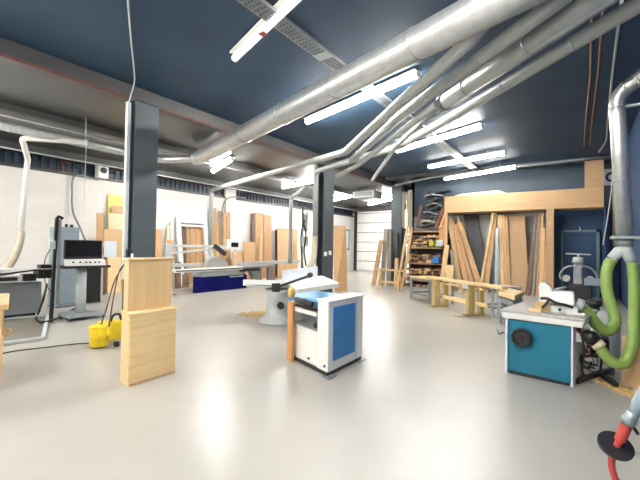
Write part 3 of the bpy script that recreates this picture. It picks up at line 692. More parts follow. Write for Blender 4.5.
MB().cyl(p1-V((.04, 0, -.0)), p1+V((.04, 0, .02)), .05, seg=12).build('bar_knob', 'darkmetal', t)

# ------------------------------------------------------------------ thickness planer
RZ = 0
pc = onZ(327.5, 377.5)
Tp = Matrix(((math.cos(math.radians(1)), math.cos(math.radians(68)), 0, pc.x), (math.sin(math.radians(1)), math.sin(math.radians(68)), 0, pc.y), (0, 0, 1, 0), (0, 0, 0, 1)))
t = thing('thickness_planer', 'white thickness planer with blue side panels on a glossy floor', 'planer', (3.92, 2.6, 0), RZ)
w, dp = .90, .90
B = lambda: MB(Tp)
B().box(0, w, 0, .24, .05, .885).build('front_cabinet', 'white_metal', t, .012)
B().box(.02, w-.02, .24, dp, .05, .50).build('rear_cabinet', 'white_metal', t, .01)
B().box(.02, w-.02, dp-.03, dp, .50, .80).build('rear_wall', 'white_metal', t, .006)
B().box(-.01, w+.02, -.015, .27, .885, .905).build('top_cover', 'white_metal', t, .006)
B().box(.11, .66, -.02, 0, .17, .82).build('side_panel', 'blue', t, .006)
B().box(.70, .715, -.008, .0, .06, .87).build('panel_seam', 'lightgrey', t)
for zz in (.25, .68): B().box(w, w+.02, .02, .05, zz, zz+.05).build('hinge', 'midgrey', t)
B().hexa([(.08, .25, .78), (w, .25, .78), (w, dp+.30, .78), (.08, dp+.25, .78), (.08, .25, .845), (w, .25, .845), (w, dp+.30, .845), (.08, dp+.25, .845)]).build('blue_table', 'lightblue', t, .01)
B().hexa([(.05, .26, .845), (w-.1, .26, .845), (w-.1, .7, .845), (.05, .7, .845), (.1, .28, .865), (w-.15, .28, .865), (w-.15, .66, .865), (.1, .66, .865)]).build('cutter_cover', 'lightblue', t, .008)
B().box(-.03, 0.02, .26, dp-.13, .75, .785).build('dark_rail', 'black', t)
B().box(-.02, .02, .26, dp, .68, .735).build('front_lip', 'white_metal', t, .006)
B().cyl((.15, .38, .50), (.15, .38, .75), .02, seg=12).cyl((.15, .38, .50), (.15, .38, .54), .07, seg=16).build('height_spindle', 'darkmetal', t)
B().box(0, .25, .24, dp-.03, .50, .505).build('bed', 'castiron', t)
B().cyl((-.005, .06, .12), (-.02, .06, .12), .015, seg=10).cyl((-.0, .45, .12), (.0, .42, .12), .014, seg=10).build('bolt', 'darkmetal', t)
B().box(.0, w, 0.02, dp, 0.012, .05).build('plinth', 'darkmetal', t)
for x, y in ((-.02, -.07), (w-.1, -.05), (w-.1, dp-.1), (0, dp-.1)): B().box(x-.03, x+.16, y, y+.14, 0, .014).build('foot_plate', 'steelgrey', t, .003)
B().tube([(-.04, .32, .83), (-.05, .5, .835), (-.05, .72, .845)], [.035, .05, .04], 14).build('lever_grip', 'darkmetal', t)
B().ball((-.02, dp-.02, .92), .085, .9, .7, 1).build('blade_guard_disc', plain('guard_orange', (.75, .50, .16), .5), t)
Tq = Tp
tag(MB(Tp).box(-.075, -.015, dp-.12, dp+.02, 0, .80).build('timber_post', 'orangewood', bevel=.004), 'rough orange pine post leaning on the left side of the thickness planer', 'timber')
# small flakes of loose wood chips scattered on the floor
def dust(name, label, cx, cy, lx, ly, n, seed, ang=0):
    rnd = random.Random(seed); mb = MB(Matrix.Translation((cx, cy, 0)) @ Matrix.Rotation(ang, 4, 'Z'))
    for i in range(n):
        x, y = rnd.gauss(0, lx/2.4), rnd.gauss(0, ly/2.4); s = rnd.uniform(.006, .022); a = rnd.uniform(0, 3)
        c, d = math.cos(a)*s, math.sin(a)*s; h = rnd.uniform(.003, .014)
        mb.hexa([(x-c, y-d, 0.001), (x+d, y-c, 0.001), (x+c, y+d, 0.001), (x-d, y+c, 0.001), (x-c, y-d, h), (x+d, y-c, h*.6), (x+c, y+d, h), (x-d, y+c, h*.7)])
    o = mb.build(name, 'saw_dust'); tag(o, label, 'sawdust', kind='stuff')
c = onZ(614, 387); a = onZ(595, 378); b = onZ(635, 397)
dust('sawdust', 'trail of yellow wood chips on the floor by the teal machine', (a.x+b.x)/2, (a.y+b.y)/2, (b-a).length*.8, .10, 900, 3, math.atan2(b.y-a.y, b.x-a.x))
c = onZ(261, 314); dust('sawdust', 'small heap of sawdust beside the round planer pedestal', c.x, c.y, .5, .5, 900, 4)

# ------------------------------------------------------------------ things at the second column
cx = onY(318, 200, 7.0)
t = thing('switch_cabinet', 'narrow grey switch box with cables beside the second column', 'switch box', (11.2, 9.0, 0))
a = onY(306, 225, 9.3)
MB().box(a.x-.12, a.x+.18, 9.3, 9.45, 1.6, 2.0).box(a.x-.08, a.x+.12, 9.3, 9.45, 2.2, 2.9).build('box', 'lightgrey', t, .01)
MB().box(a.x-.03, a.x+.03, 9.45, 9.5, 0, 3.2).build('post', 'midgrey', t)
MB().tube(spline([(a.x-.15, 9.35, 3.3), (a.x-.2, 9.3, 2.6), (a.x+.0, 9.3, 2.1), (a.x-.1, 9.3, 1.4), (a.x+.05, 9.3, .8)]), .03, 8).build('cable', 'black', t)
MB().tube(spline([(a.x+.15, 9.35, 3.0), (a.x-.28, 9.3, 2.2), (a.x-.3, 9.3, 1.5), (a.x-.1, 9.3, .4)]), .025, 8).build('cable', 'black', t)
pts, rr = corrugated([V((c2.x, c2.y, 1.9)), V((c2.x-.02, c2.y, 1.5)), V((c2.x-.25, c2.y-.1, 1.1)), V((c2.x-.9, c2.y-.25, .75)), V((c2.x-1.4, c2.y-.4, .68))], .09, .05, .005)
tag(MB().tube(pts, rr, 14).build('flexible_hose', 'beigehose'), 'greyish flexible hose dropping beside the second column to the planer', 'hose')
for u, v, lab in ((330, 253, 'right'), (325.5, 254, 'left')):
    q = onY(u, v, 6.97); tag(MB().box(q.x-.06, q.x+.06, 6.95, 6.999, q.z-.07, q.z+.07).build('socket_box', 'white_metal', bevel=.008), lab+' hand small white socket on the second column', 'socket')
tag(MB().slab(onZ(335, 291), onZ(347.5, 290.5), onX(346, 226, 12.75), onX(332, 225, 12.9), .04).build('mdf_sheet', 'oak2', bevel=.004), 'tall light brown sheet leaning right behind the second column', 'board')

# ------------------------------------------------------------------ plywood rack on the right
FX = 15.1
t = thing('timber_rack', 'large plywood framed rack with a deep header holding leaning boards', 'rack', (FX, 2.0, 0))
hb, ht = 2.97, 3.6
MB().box(FX, FX+.9, -.5, 4.5, hb, hb+.04).build('soffit_board', 'header', t)
MB().box(FX-.03, FX, -.5, 4.5, hb, ht).build('header', 'header', t, .004)
MB().box(FX-.04, FX+.1, -.50, -.0, ht, 4.47).build('side_tower', 'header', t, .004)
MB().box(FX-.02, FX+.9, .85, 1.07, 0, hb).build('divider', 'header', t, .004)
MB().box(FX-.02, FX+.06, 4.38, 4.5, 0, hb).build('divider', 'header', t, .004)
MB().box(FX-.02, FX+.9, -.55, -.50, 0, hb).build('end_panel', 'navy_wall', t)
mb = MB(); yy = -.05
tag(MB().hexa([(15.15, 2.3, 3.605), (15.15, 4.2, 3.605), (15.9, 4.2, 3.605), (15.9, 2.3, 3.605), (15.2, 2.6, 3.74), (15.2, 3.9, 3.69), (15.8, 3.8, 3.72), (15.8, 2.7, 3.8)]).build('dust_sheet', 'pale', bevel=.03), 'crumpled pale sheet lying on top of the plywood header', 'sheet')
def plank(name, label, ub, ut, vt, wpx, mat, xb=15.15, xt=15.75, vb=None, th=.04, group='boards leaning in the plywood rack', wt=None):
    dy = .041*wpx
    b0 = onX(ub, 250, xb); tt = onX(ut, vt, xt)
    wt_ = dy if wt is None else .042*wt
    mb = MB().slab((xb, b0.y+dy/2, 0), (xb, b0.y-dy/2, 0), (xt, tt.y-wt_/2, min(tt.z, 2.94)), (xt, tt.y+wt_/2, min(tt.z, 2.94)), th)
    return tag(mb.build(name, mat, bevel=.003), label, 'board', group)
plank('timber_plank', 'pale plank leaning left in the first bay, leftmost of the fan', 461, 449, 217, 4, 'pine', 15.0, 15.4)
plank('timber_plank', 'light plank second in the leaning fan of the first bay', 469, 451, 219, 4, 'oak2', 15.05, 15.5)
plank('timber_plank', 'brown plank third in the leaning fan of the first bay', 475, 455, 224, 4, 'oak', 15.0, 15.55)
plank('timber_plank', 'honey plank at the right edge of the leaning fan', 482, 459, 222, 5, 'oak2', 15.1, 15.7)
plank('dark_sheet', 'dark grey sheet behind the leaning fan of planks', 484, 470, 214, 13, 'darkmetal', 15.45, 16.0, wt=12)
plank('timber_plank', 'very thin pale plank in the centre of the rack leaning right', 480, 493, 213, 2.5, 'pine', 14.95, 15.3)
plank('timber_plank', 'light plank in the centre of the rack leaning right', 486, 494.5, 212.5, 4, 'oak2', 14.98, 15.4)
plank('metal_strip', 'bluish metal strip standing between two plank groups', 496, 497, 228, 2.2, 'steelgrey', 15.0, 15.2)
plank('timber_plank', 'pale edge plank at the left side of the wide brown sheets', 503, 499.5, 215, 3.5, 'pine', 15.12, 15.5)
plank('timber_plank', 'second pale edge plank of the wide brown sheets', 507, 503, 215, 3, 'oak2', 15.16, 15.52)
plank('mdf_sheet', 'wide brown sheet standing in the middle of the plywood rack', 518, 513, 215, 18, 'mdf', 15.3, 15.75, wt=18)
plank('timber_plank', 'dark thin plank leaning right, before the divider post', 529, 536, 212.5, 2.2, 'darkwood', 15.0, 15.4)
plank('timber_plank', 'brown thin plank leaning right, before the divider post', 533, 539, 213, 2.2, 'greywood', 15.03, 15.45)
plank('timber_plank', 'pinkish thin plank leaning right, before the divider post', 537.5, 542, 213, 2.6, 'oak', 15.06, 15.5)
plank('timber_plank', 'short pale plank closest to the divider post', 541, 543.5, 228, 2.6, 'pine', 15.0, 15.3)
plank('timber_plank', 'orange plank tight against the divider post', 545, 545.5, 243, 2.6, 'oak2', 15.02, 15.25)
plank('timber_plank', 'slim brown plank squeezed behind the leaning fan, leftmost', 465, 450.5, 226, 2.2, 'oak', 15.22, 15.62)
plank('timber_plank', 'slim reddish plank squeezed in the middle of the leaning fan', 472.3, 453.3, 229, 1.6, 'scrapred', 15.25, 15.66)
plank('timber_plank', 'slim pale plank inside the fan next to the dark sheet', 479, 457.5, 217, 1.8, 'pine', 15.28, 15.7)
plank('timber_plank', 'slim brown plank behind the central right leaning planks', 483, 494, 222, 2.0, 'oak', 15.2, 15.55)
plank('timber_plank', 'third pale edge plank beside the wide brown sheets', 510, 506, 217, 2.0, 'pine', 15.2, 15.56)
plank('timber_plank', 'dark slim plank leaning between the wide sheets and the divider post', 526, 535, 222, 1.5, 'darkwood', 15.1, 15.5)
# planks in front of the racks
plank('timber_plank', 'long pale plank leaning in front of the scrap shelves end', 441, 447, 245, 4.5, 'pine', 14.7, 15.05, group=None)
plank('plywood_sheet', 'small pale upright panel behind the trestle', 449.5, 449.5, 265, 7, 'pale', 14.55, 14.7, group=None)
plank('timber_plank', 'short grey strip leaning behind the trestle', 457, 451, 250, 2.5, 'greywood', 14.75, 15.0, group=None)

# ------------------------------------------------------------------ scrap shelves
t = thing('scrap_shelving', 'dark shelving crammed with timber offcuts left of the plywood rack', 'shelving', (15.6, 5.3, 0))
y0, y1 = 4.55, 6.2
zs = [.28, .98, 1.62, 2.28]
for z in zs:
    MB().box(15.2, 16.1, y0, y1, z-.05, z).build('shelf', 'oak2' if z > 1 else 'oak', t, .004)
for y in (y0, y1-.06):
    for x in (15.2, 16.04): MB().box(x, x+.06, y, y+.06, 0, 2.4).build('upright', 'darkmetal', t)
MB().box(16.12, 16.15, y0, y1, 0, 2.3).build('gap_shade', 'black', t)  # black sheet added as painted shade behind the gaps between offcuts
MB().box(15.12, 15.2, 4.5, 4.72, 1.7, 2.5).build('side_board', 'orangewood', t)
rnd = random.Random(11)
names = {.28: 'bottom', .98: 'second', 1.62: 'third', 0.0: 'floor'}
proto = {}
for mt in ('scrap', 'scrapred', 'pine', 'darkwood'):
    pass
for li, (z, rows) in enumerate(((.28, 4), (.98, 3), (1.62, 4), (0.0, 1))):
    zz = z+.004
    for r in range(rows):
        y = y0+.10+rnd.uniform(0, .04); hmax = 0
        while y < y1-.16:
            wv = rnd.uniform(.08, .22); h = rnd.uniform(.05, .115); ln = rnd.uniform(.5, .9)
            if y+wv > y1-.07: break
            x0 = 15.22+rnd.uniform(-.12, .08)
            tilt = rnd.uniform(-.5, .5)
            Tm = Matrix.Translation((x0, y+wv/2, zz+h/2+.012)) @ Matrix.Rotation(tilt*.35, 4, 'X') @ Matrix.Rotation(tilt*.3, 4, 'Z')
            mt = rnd.choice(['scrap', 'scrapred', 'pine', 'darkwood', 'scrap', 'greywood', 'oak2', 'pine'])
            o = MB(Tm).box(0, ln, -wv/2, wv/2, -h/2, h/2).build('timber_offcut', mt)
            tag(o, 'rough timber offcut stacked on the %s shelf of the scrap shelving' % names[z] if z else 'rough timber offcut lying under the bottom shelf of the scrap shelving', 'offcut', 'timber offcuts on the %s shelf' % names[z] if z else 'timber offcuts under the scrap shelves')
            y += wv+.012; hmax = max(hmax, h)
        zz += .125
# extras on the upper shelf level
q = onX(440, 237, 15.1)
tag(MB().box(15.05, 15.4, q.y-.12, q.y+.16, 1.66, 1.92).build('white_tub', 'lightgrey', bevel=.03), 'white tub at the right end of the third scrap shelf', 'tub')
tag(MB().box(15.0, 15.35, q.y+.22, q.y+.42, 1.66, 1.88).build('yellow_bag', plain('bright_yellow', (.50, .48, .03), .5), bevel=.05), 'bright yellow bag beside the white tub on the scrap shelf', 'bag')
q = onX(436, 262, 15.05)
tag(MB().box(14.95, 15.2, q.y-.13, q.y+.13, 1.0, 1.25).build('blue_tub', 'blue', bevel=.04), 'small blue tub on the second scrap shelf', 'tub')
# wavy dark profiles stacked above the shelves
rnd = random.Random(5)
for i, (v, du, ln) in enumerate(((226, -2, .8), (222, 0, .6), (218, 1, .7), (213.5, 2.5, .62), (209, 3.5, .5), (205, 4, .55), (200.5, 3.5, .5), (196, 5, .7), (192, 8, .9))):
    c = onX(430+du, v, 15.4); ph = rnd.uniform(0, 6); am = rnd.uniform(.02, .06); n = 9; P = []
    for k in range(n+1):
        f = k/n; P.append(V((15.35+rnd.uniform(-.04, .04), c.y+ln*(.5-f), c.z+am*math.sin(f*5+ph)+rnd.uniform(-.012, .012)+.05*(f-.5)*rnd.uniform(-1, 1))))
    mb = MB(); hh = rnd.uniform(.02, .045)
    for a, b in zip(P, P[1:]):
        mb.hexa([a+V((-.2, 0, -hh)), b+V((-.2, 0, -hh)), b+V((.4, 0, -hh)), a+V((.4, 0, -hh)), a+V((-.2, 0, hh)), b+V((-.2, 0, hh)), b+V((.4, 0, hh)), a+V((.4, 0, hh))])
    tag(mb.build('rubber_sheet', ['darkmetal', 'midgrey', 'black', 'greywood'][(i*3) % 4]), 'wavy dark sheet in the untidy pile above the scrap shelves', 'sheet', 'dark wavy sheets above the scrap shelves')
def stick(label, ub, vb, ut, vt, w, mat, x=15.0, xt=15.5, name='timber_plank', group=None):
    a = onX(ub, vb, x); b = onX(ut, vt, xt); k = V((0, .04*w/2, 0))
    if vb > 285: a = V((a.x, a.y, 0.0))
    return tag(MB().slab(a+k, a-k, b-k, b+k, .05).build(name, mat, bevel=.003), label, 'timber', group)
stick('reddish short board standing at the right above the scrap shelves', 436, 228, 443, 208, 3.5, 'scrapred', 15.05, 15.3)
stick('orange brown short board beside the plywood header', 440, 228, 446, 211, 2.5, 'orangewood', 15.05, 15.25)
stick('tall weathered plank left above the scrap shelves', 403, 228, 403.5, 192, 3, 'greywood', 15.6, 15.7)
stick('broader weathered plank above the scrap shelves', 410, 228, 410, 190, 5, 'greywood', 15.6, 15.7)
stick('thin white strip between the weathered planks', 406.5, 228, 406.5, 200, 1.2, 'cream', 15.58, 15.65)
stick('leaning dark plank above the scrap shelves', 417, 228, 421, 205, 3, 'darkwood', 15.55, 15.6)
# planks by the third column
stick('dark red brown board leaning outermost near the third column', 373, 292, 381, 240, 4.5, 'oak', 14.6, 15.3)
stick('grey green plank leaning left near the third column', 382, 292, 386, 229, 5, 'greywood', 14.9, 15.6)
stick('second grey green plank leaning near the third column', 388, 292, 389.5, 229, 4.5, 'greywood', 14.95, 15.65)
stick('dark board filling in before the third column', 395, 291, 395, 232, 6, 'darkmetal', 15.3, 15.65)
stick('long pale plank rising steeply to the left of the scrap shelves', 397, 291, 407.5, 226, 2.4, 'pine', 14.3, 15.0)
stick('second long pale plank rising beside the scrap shelves', 401.5, 291, 412, 227, 2.4, 'pine', 14.3, 15.05)
stick('short pale plank behind the wooden trestle by the third column', 395, 291, 396.5, 258, 3.5, 'pine', 14.0, 14.4)

# ------------------------------------------------------------------ trestles and benches
t = thing('wooden_trestle', 'light wooden trestle standing by the third column', 'trestle', (13.4, 6.0, 0))
a, b = onX(376, 269, 13.4), onX(405, 271, 13.4)
MB().bar(a, b, .10, .07).build('top_rail', 'piney', t, .006)
for u in (380.5, 400):
    for s in (-1, 1):
        p = onX(u, 270, 13.4); MB().bar((13.4+s*.22, p.y+.02*s, 0), (13.4+s*.02, p.y, a.z-.03), .05, .09).build('leg', 'pine', t, .004)
MB().bar((13.27, onX(380.5, 280, 13.4).y, .30), (13.27, onX(400, 280, 13.4).y, .30), .03, .07).build('stretcher', 'piney', t)
# grey steel trolley with board on top
def steel_bench(name, label, P, z, topmat, cat, top=True, topname='top_board'):
    t = thing(name, label, cat, ((P[0].x+P[2].x)/2, (P[0].y+P[2].y)/2, 0))
    up = V((0, 0, 1))
    if top: MB().hexa([V((p.x, p.y, z)) for p in P]+[V((p.x, p.y, z+.04)) for p in P]).build(topname, topmat, t, .004)
    c = sum(P, V())/4
    for p in P:
        q = p+(c-p)*.08; MB().box(q.x-.03, q.x+.03, q.y-.03, q.y+.03, 0, z).build('leg', 'steelgrey', t)
    mb = MB()
    for i in range(4):
        p, q = P[i]+(c-P[i])*.08, P[(i+1) % 4]+(c-P[(i+1) % 4])*.08
        mb.bar(V((p.x, p.y, .22)), V((q.x, q.y, .22)), .04, .04); mb.bar(V((p.x, p.y, z-.03)), V((q.x, q.y, z-.03)), .04, .05)
    mb.build('rail', 'steelgrey', t)
    return t
def rectP(a, b, depth):      # front edge a-b, extends away from the viewer
    n = (b-a).normalized(); m_ = V((-n.y, n.x, 0))
    if m_.dot(a) < 0: m_ = -m_
    return [a, b, b+m_*depth, a+m_*depth]
a, b = onZ(410, 299), onZ(426, 303.5)
steel_bench('steel_bench', 'low grey steel bench with a plywood top left of the trestle', rectP(V((a.x-.05, a.y, 0)), V((b.x, b.y, 0))+(b-a)*.35, .7), .68, 'palex', 'bench')
t = thing('trestle_bench', 'long light timber beam on two olive wooden legs', 'trestle bench', ((10.11+9.28)/2, 2.75, 0))
a, b = onZ(433.5, 307), onZ(467.5, 316); n = (b-a).normalized(); m_ = V((-n.y, n.x, 0)); m_ = m_ if m_.dot(a) > 0 else -m_
z = .74
for p in (a, b):
    MB().bar(p+m_*.08+V((0, 0, .06)), p+m_*.08+V((0, 0, z-.02)), .11, .17, m_).build('leg', 'olive', t, .006)
    MB().bar(p-m_*.12+n*0+V((0, 0, .03)), p+m_*.45+V((0, 0, .03)), .10, .06).build('foot', 'olive', t, .01)
    MB().bar(p+m_*.38+V((0, 0, .06)), p+m_*.38+V((0, 0, z-.02)), .08, .12, m_).build('rear_leg', 'olive', t, .006)
e0, e1 = a-n*.45, b+n*1.05
MB().bar(e0+m_*.1+V((0, 0, z+.02)), e1+m_*.1+V((0, 0, z+.02)), .16, .065).build('beam', 'palex', t, .006)
MB().bar(a+m_*.3+V((0, 0, .27)), b+n*.3+m_*.3+V((0, 0, .27)), .05, .09).build('stretcher', 'palex', t, .006)
MB().bar(a+n*.1+m_*.32+V((0, 0, .62)), b+n*.2+m_*.32+V((0, 0, .62)), .08, .04).build('rear_rail', 'palex', t)
q = b+m_*.0+V((0, 0, z-.05)); MB().box(q.x-.06, q.x+.04, q.y-.02, q.y+.12, q.z-.05, q.z+.06).build('clamp', 'lightgrey', t, .01)
c, d = onZ(477, 313), onZ(492, 317.6)
steel_bench('steel_bench', 'grey steel bench frame under the end of the timber beam', rectP(c, d, .75), .66, 'castiron', 'bench')
P = [onZ(499, 290.5, .70), onZ(513, 294.5, .70), onZ(522, 290, .70), onZ(505, 286, .70)]
steel_bench('loaded_trolley', 'low support carrying pale planks beside the teal machine', P, .52, 'midgrey', 'trolley')
for i in range(3):
    f = lambda s, tt: (P[0]*(1-s)+P[3]*s)*(1-tt)+(P[1]*(1-s)+P[2]*s)*tt
    s0, s1 = i/3+.01, (i+1)/3-.01; B4 = [f(s0, -.05), f(s0, 1.1), f(s1, 1.1), f(s1, -.05)]
    lo = V((0, 0, -.11)); 
    tag(MB().hexa([p+lo for p in B4]+[p+V((0, 0, -.02)) for p in B4]).build('timber_plank', 'palex', bevel=.004), ['nearest', 'middle', 'farthest'][i]+' of the three pale planks lying beside the teal machine', 'timber', 'pale planks lying on the trolley')
st = onX(499, 296, 9.6)
# vertical grey post at the bench
tag(MB().box(9.5, 9.53, st.y-.018, st.y+.018, 0, 1.62).build('steel_post', 'steelgrey'), 'thin grey steel post at the right end of the benches', 'post')

# ------------------------------------------------------------------ spindle moulder (teal)
Ts = Matrix.Translation((5.40, .80, 0)) @ Matrix.Rotation(math.radians(-8), 4, 'Z') @ Matrix.Translation((-5.36, -.80, 0))
t = thing('spindle_moulder', 'teal cabinet spindle moulder with a white fence and dark handwheel', 'machine', (5.75, .45, 0))
MB(Ts).hexa([(5.33, .12, .04), (6.05, .12, .04), (6.05, .80, .04), (5.37, .80, .04), (5.33, .12, .68), (6.05, .12, .68), (6.05, .80, .68), (5.37, .80, .68)]).build('cabinet', 'teal', t, .008)
MB(Ts).box(5.36, 6.0, .15, .78, 0, .04).build('plinth', 'darkmetal', t)
MB(Ts).box(5.345, 6.06, .80, .825, .0, .70).build('side_sheet', 'cool_white', t, .004)
MB(Ts).box(5.345, 6.06, .095, .12, .0, .70).build('side_sheet', 'cool_white', t, .004)
MB(Ts).hexa([(5.30, .0, .69), (6.25, .0, .69), (6.25, .86, .69), (5.33, .86, .69), (5.28, -.02, .77), (6.25, -.02, .77), (6.25, .87, .77), (5.31, .87, .77)]).build('apron', 'white_metal', t, .012)
MB(Ts).hexa([(5.27, -.03, .77), (6.27, -.03, .77), (6.27, .88, .77), (5.30, .88, .77), (5.27, -.03, .80), (6.27, -.03, .80), (6.27, .88, .80), (5.30, .88, .80)]).build('table', 'castiron', t, .006)
wc = onX(521.5, 337.5, 5.3)
P = [V((5.29, wc.y+.102*math.cos(k*math.pi/12), wc.z+.102*math.sin(k*math.pi/12))) for k in range(25)]
hw = MB().tube(P, .016, 10).build('handwheel', 'black', t)
MB().cyl((5.345, wc.y, wc.z), (5.30, wc.y, wc.z), .09, seg=24).build('wheel_disc', 'darkmetal', hw)
MB().cyl((5.30, wc.y, wc.z), (5.26, wc.y, wc.z), .022, seg=14).build('hub', 'black', hw)
# fence unit and hood
a, b = onX(537, 309, 5.45), onX(583, 313, 5.45)
fx = 5.5
Y_ = lambda u: onX(u, 300, fx).y
Z_ = lambda v, u=560: onX(u, v, fx).z
MB().box(fx, fx+.30, Y_(578), Y_(538), .80, Z_(306, 560)).build('fence_base', 'white_metal', t, .012)
MB().hexa([(fx+.0, Y_(575), Z_(305)), (fx+.26, Y_(575), Z_(305)), (fx+.26, Y_(541), Z_(304)), (fx+.0, Y_(541), Z_(304)), (fx+.05, Y_(574), Z_(292)), (fx+.26, Y_(574), Z_(292)), (fx+.26, Y_(551), Z_(292)), (fx+.05, Y_(551), Z_(292))]).build('hood', 'white_metal', t, .02)
P = [V((0, Y_(552), Z_(292))), V((0, Y_(550), Z_(288))), V((0, Y_(545), Z_(284))), V((0, Y_(539.5), Z_(284))), V((0, Y_(538), Z_(288))), V((0, Y_(539), Z_(304))), V((0, Y_(552), Z_(304)))]
MB().prism([V((0, p.y, p.z)) for p in P], (fx+.06, 0, 0), (fx+.2, 0, 0)).build('belt_cover', 'white_metal', t, .008)
MB().box(fx-.03, fx+.0, Y_(550), Y_(534.5), .80, Z_(303)).build('fence_plate', 'pine', t, .004)
MB().box(fx-.03, fx+.0, Y_(585), Y_(566), .80, Z_(311)).build('fence_plate', 'white_metal', t, .004)
MB().tube(spline([(fx-.03, Y_(541), Z_(299.5)), (fx-.06, Y_(548), Z_(299)), (fx-.06, Y_(556), Z_(302.5)), (fx-.05, Y_(565), Z_(304)), (fx-.03, Y_(573), Z_(306))]), .016, 8).build('clamp_arm', 'black', t)
MB().tube(spline([(fx-.06, Y_(549), Z_(300)), (fx-.08, Y_(546), Z_(305)), (fx-.05, Y_(543), Z_(308))]), .014, 8).build('locking_lever', 'black', t)
MB().cyl((fx-.04, Y_(560), Z_(309)), (fx-.08, Y_(560), Z_(309)), .016).build('fence_knob', 'black', t)
MB().cyl((fx+.1, Y_(553), Z_(291)), (fx+.1, Y_(566), Z_(287)), .012).build('adjust_rod', 'steelgrey', t)
MB().cyl((fx+.15, Y_(576), Z_(304)), (fx+.15, Y_(584), Z_(306)), .075, seg=18).build('dust_outlet', 'lightgrey', t)
MB().hexa([(5.40, Y_(542), .802), (5.52, Y_(542), .802), (5.6, Y_(528), .802), (5.42, Y_(528), .802), (5.40, Y_(542), .86), (5.52, Y_(542), .86), (5.6, Y_(528), .81), (5.42, Y_(528), .81)]).build('feed_wedge', 'palex', t)
# things at right side of the moulder
MB().box(5.42, 5.8, -.06, .08, .50, .60).build('tool_shelf', 'white_metal', t)
MB().tube(spline([(5.45, .06, .68), (5.4, .02, .55), (5.42, 0, .4), (5.5, .02, .15), (5.6, -.05, .04)]), .012, 8).build('power_cable', 'black', t)
MB().box(5.45, 5.6, .03, .09, .62, .68).build('switch', 'red', t)
MB().tube([(5.33, .84, .52), (5.27, .88, .50), (5.27, .9, .56)], .012, 8).build('table_hook', 'steelgrey', t)
# stand and clutter
t = thing('power_feeder_base', 'dark metal floor frame with cables right of the teal machine', 'machine base', (5.9, -.12, 0))
g0 = onZ(576, 384); g1 = onZ(611, 372)
MB().bar(V((g0.x, g0.y, .03)), V((6.3, -.30, .03)), .05, .05).bar(V((5.55, -.30, .04)), V((6.4, .02, .04)), .05, .05).bar(V((5.7, -.28, .12)), V((6.35, -.28, .12)), .03, .03).build('floor_frame', 'darkmetal', t)
MB().cyl((6.15, -.16, .04), (6.15, -.16, .62), .03).build('post', 'steelgrey', t)
MB().box(6.02, 6.26, -.26, -.06, .20, .46).build('motor', 'darkmetal', t, .03)
rnd = random.Random(3)
for k in range(5):
    p = [V((5.7+rnd.uniform(-.1, .35), -.08+rnd.uniform(-.12, .12), .08+rnd.uniform(0, .38))) for _ in range(5)]
    MB().tube(spline(p), .011, 7).build('cable', ['black', 'black', 'darkmetal', 'red', 'lightgrey'][k], t)
tag(MB().cyl((6.9, -.25, 0), (6.9, -.25, .72), .17, seg=24).build('dust_drum', 'lightgrey', bevel=.01), 'pale round drum standing behind the green hoses', 'drum')
tag(MB().cyl((6.75, -.12, .78), (6.75, -.12, .86), .09, seg=20).cyl((6.75, -.12, .72), (6.75, -.12, .78), .06, seg=20).build('drum_cap', 'darkmetal'), 'dark cap on top of the pale drum', 'cap')
a, b = onX(617, 386, 5.65), onX(660, 400, 5.65)
tag(MB().slab((5.75, -.35, 0), (5.30, -.85, 0), (5.34, -.87, .58), (5.79, -.37, .58), .03).build('plywood_sheet', 'mdf', bevel=.003), 'brown plywood sheet standing on the floor at the right edge', 'board')

# ------------------------------------------------------------------ drill press in the third bay
t = thing('mortising_machine', 'dark machine with chrome arched levers in front of the dark blue door', 'machine', (14.2, .15, 0))
X0 = 14.0
c = onX(578, 290, X0)
MB().box(X0, X0+.5, c.y-.35, c.y+.25, 0, .55).build('base', 'darkmetal', t, .03)
MB().box(X0-.1, X0+.3, c.y-.62, c.y-.15, .55, .75).build('table', 'bluegrey', t, .01)
MB().box(X0+.15, X0+.4, c.y-.12, c.y+.12, .55, 1.25).build('column', 'castiron', t, .02)
MB().cyl((X0+.1, c.y, 1.2), (X0+.1, c.y, 1.38), .16, .13).build('head', 'lightgrey', t)
MB().bar((X0+.1, c.y+.32, 1.48), (X0+.1, c.y-.32, 1.46), .05, .04).cyl((X0+.1, c.y, 1.38), (X0+.1, c.y, 1.47), .03).build('crossbar', 'lightgrey', t)
for s in (1, -1):
    P = spline([(X0, c.y+s*.12, 1.12), (X0, c.y+s*.32, 1.05), (X0, c.y+s*.46, .85), (X0, c.y+s*.44, .68)])
    MB().tube(P, .028, 8).build('arched_lever', 'steelgrey', t)
    MB().cyl((X0, c.y+s*.3, .72), (X0+.2, c.y+s*.3, .72), .10).build('handwheel', 'castiron', t)
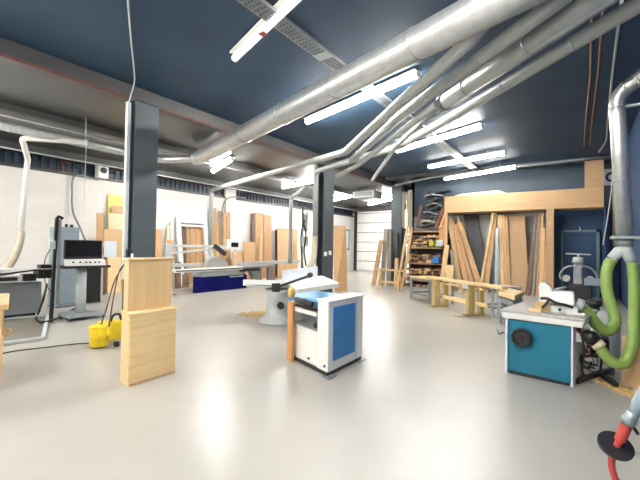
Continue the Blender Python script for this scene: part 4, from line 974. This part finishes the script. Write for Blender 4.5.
MB().box(X0-.05, X0+.1, c.y-.1, c.y+.1, .75, 1.05).build('chuck_block', 'steelgrey', t, .02)

# ------------------------------------------------------------------ red air hose at lower right
t = thing('air_hose', 'red air hose with a black disc guard hanging in the lower right foreground', 'hose', onX(613, 462, 1.9))
P = spline([onX(628, 422, 1.9), onX(620, 440, 1.9), onX(614, 452, 1.9), onX(611.5, 464, 1.9), onX(615, 478, 1.9), onX(626, 500, 1.9), onX(640, 540, 1.9)])
hose = MB().tube(P, [.0195]*9+[.0125]*(len(P)-9), 14).build('hose', 'red', t)
c = onX(615.5, 445.5, 1.9); n = (onX(628, 422, 1.9)-onX(611, 459, 1.9)).normalized()
n = (n+V((-.55, .1, 0))).normalized()
MB().cyl(c-n*.005, c+n*.005, .060, seg=32).build('disc_guard', 'black', t, .002)
k0, k1 = onX(627, 424, 1.9), onX(648, 388, 1.9); kd = (k1-k0)
MB().tube([k0, k0+kd*.12, k0+kd*.2, k0+kd*.32], [.024, .026, .021, .021], 12).build('ferrule', 'steelgrey', t)
MB().tube([k0+kd*.32, k0+kd*.5, k0+kd*.55, k0+kd*1.3], [.019, .020, .024, .022], 14).build('coupler', 'bluegrey', t)
MB().tube([k0+kd*.1, k0+kd*.05+V((0, -.02, -.02)), k0+V((0, -.033, -.03))], .006, 8).build('latch', 'black', t)

# ------------------------------------------------------------------ world, camera, view
w = bpy.data.worlds.new('World'); bpy.context.scene.world = w; w.use_nodes = True
w.node_tree.nodes['Background'].inputs['Color'].default_value = (.8, .85, 1, 1); w.node_tree.nodes['Background'].inputs['Strength'].default_value = .3
cd = bpy.data.cameras.new('camera'); co = bpy.data.objects.new('camera', cd); C.objects.link(co)
cd.sensor_width = 36; cd.lens = F/640*36; cd.clip_start = .05
R = Matrix((RT, UP, -FW)).transposed()
co.matrix_world = Matrix.Translation(CAM) @ R.to_4x4()
sc = bpy.context.scene; sc.camera = co
sc.view_settings.view_transform = 'Standard'; sc.view_settings.look = 'None'; sc.view_settings.gamma = 1
sc.view_settings.use_curve_mapping = False; sc.view_settings.exposure = 2.05
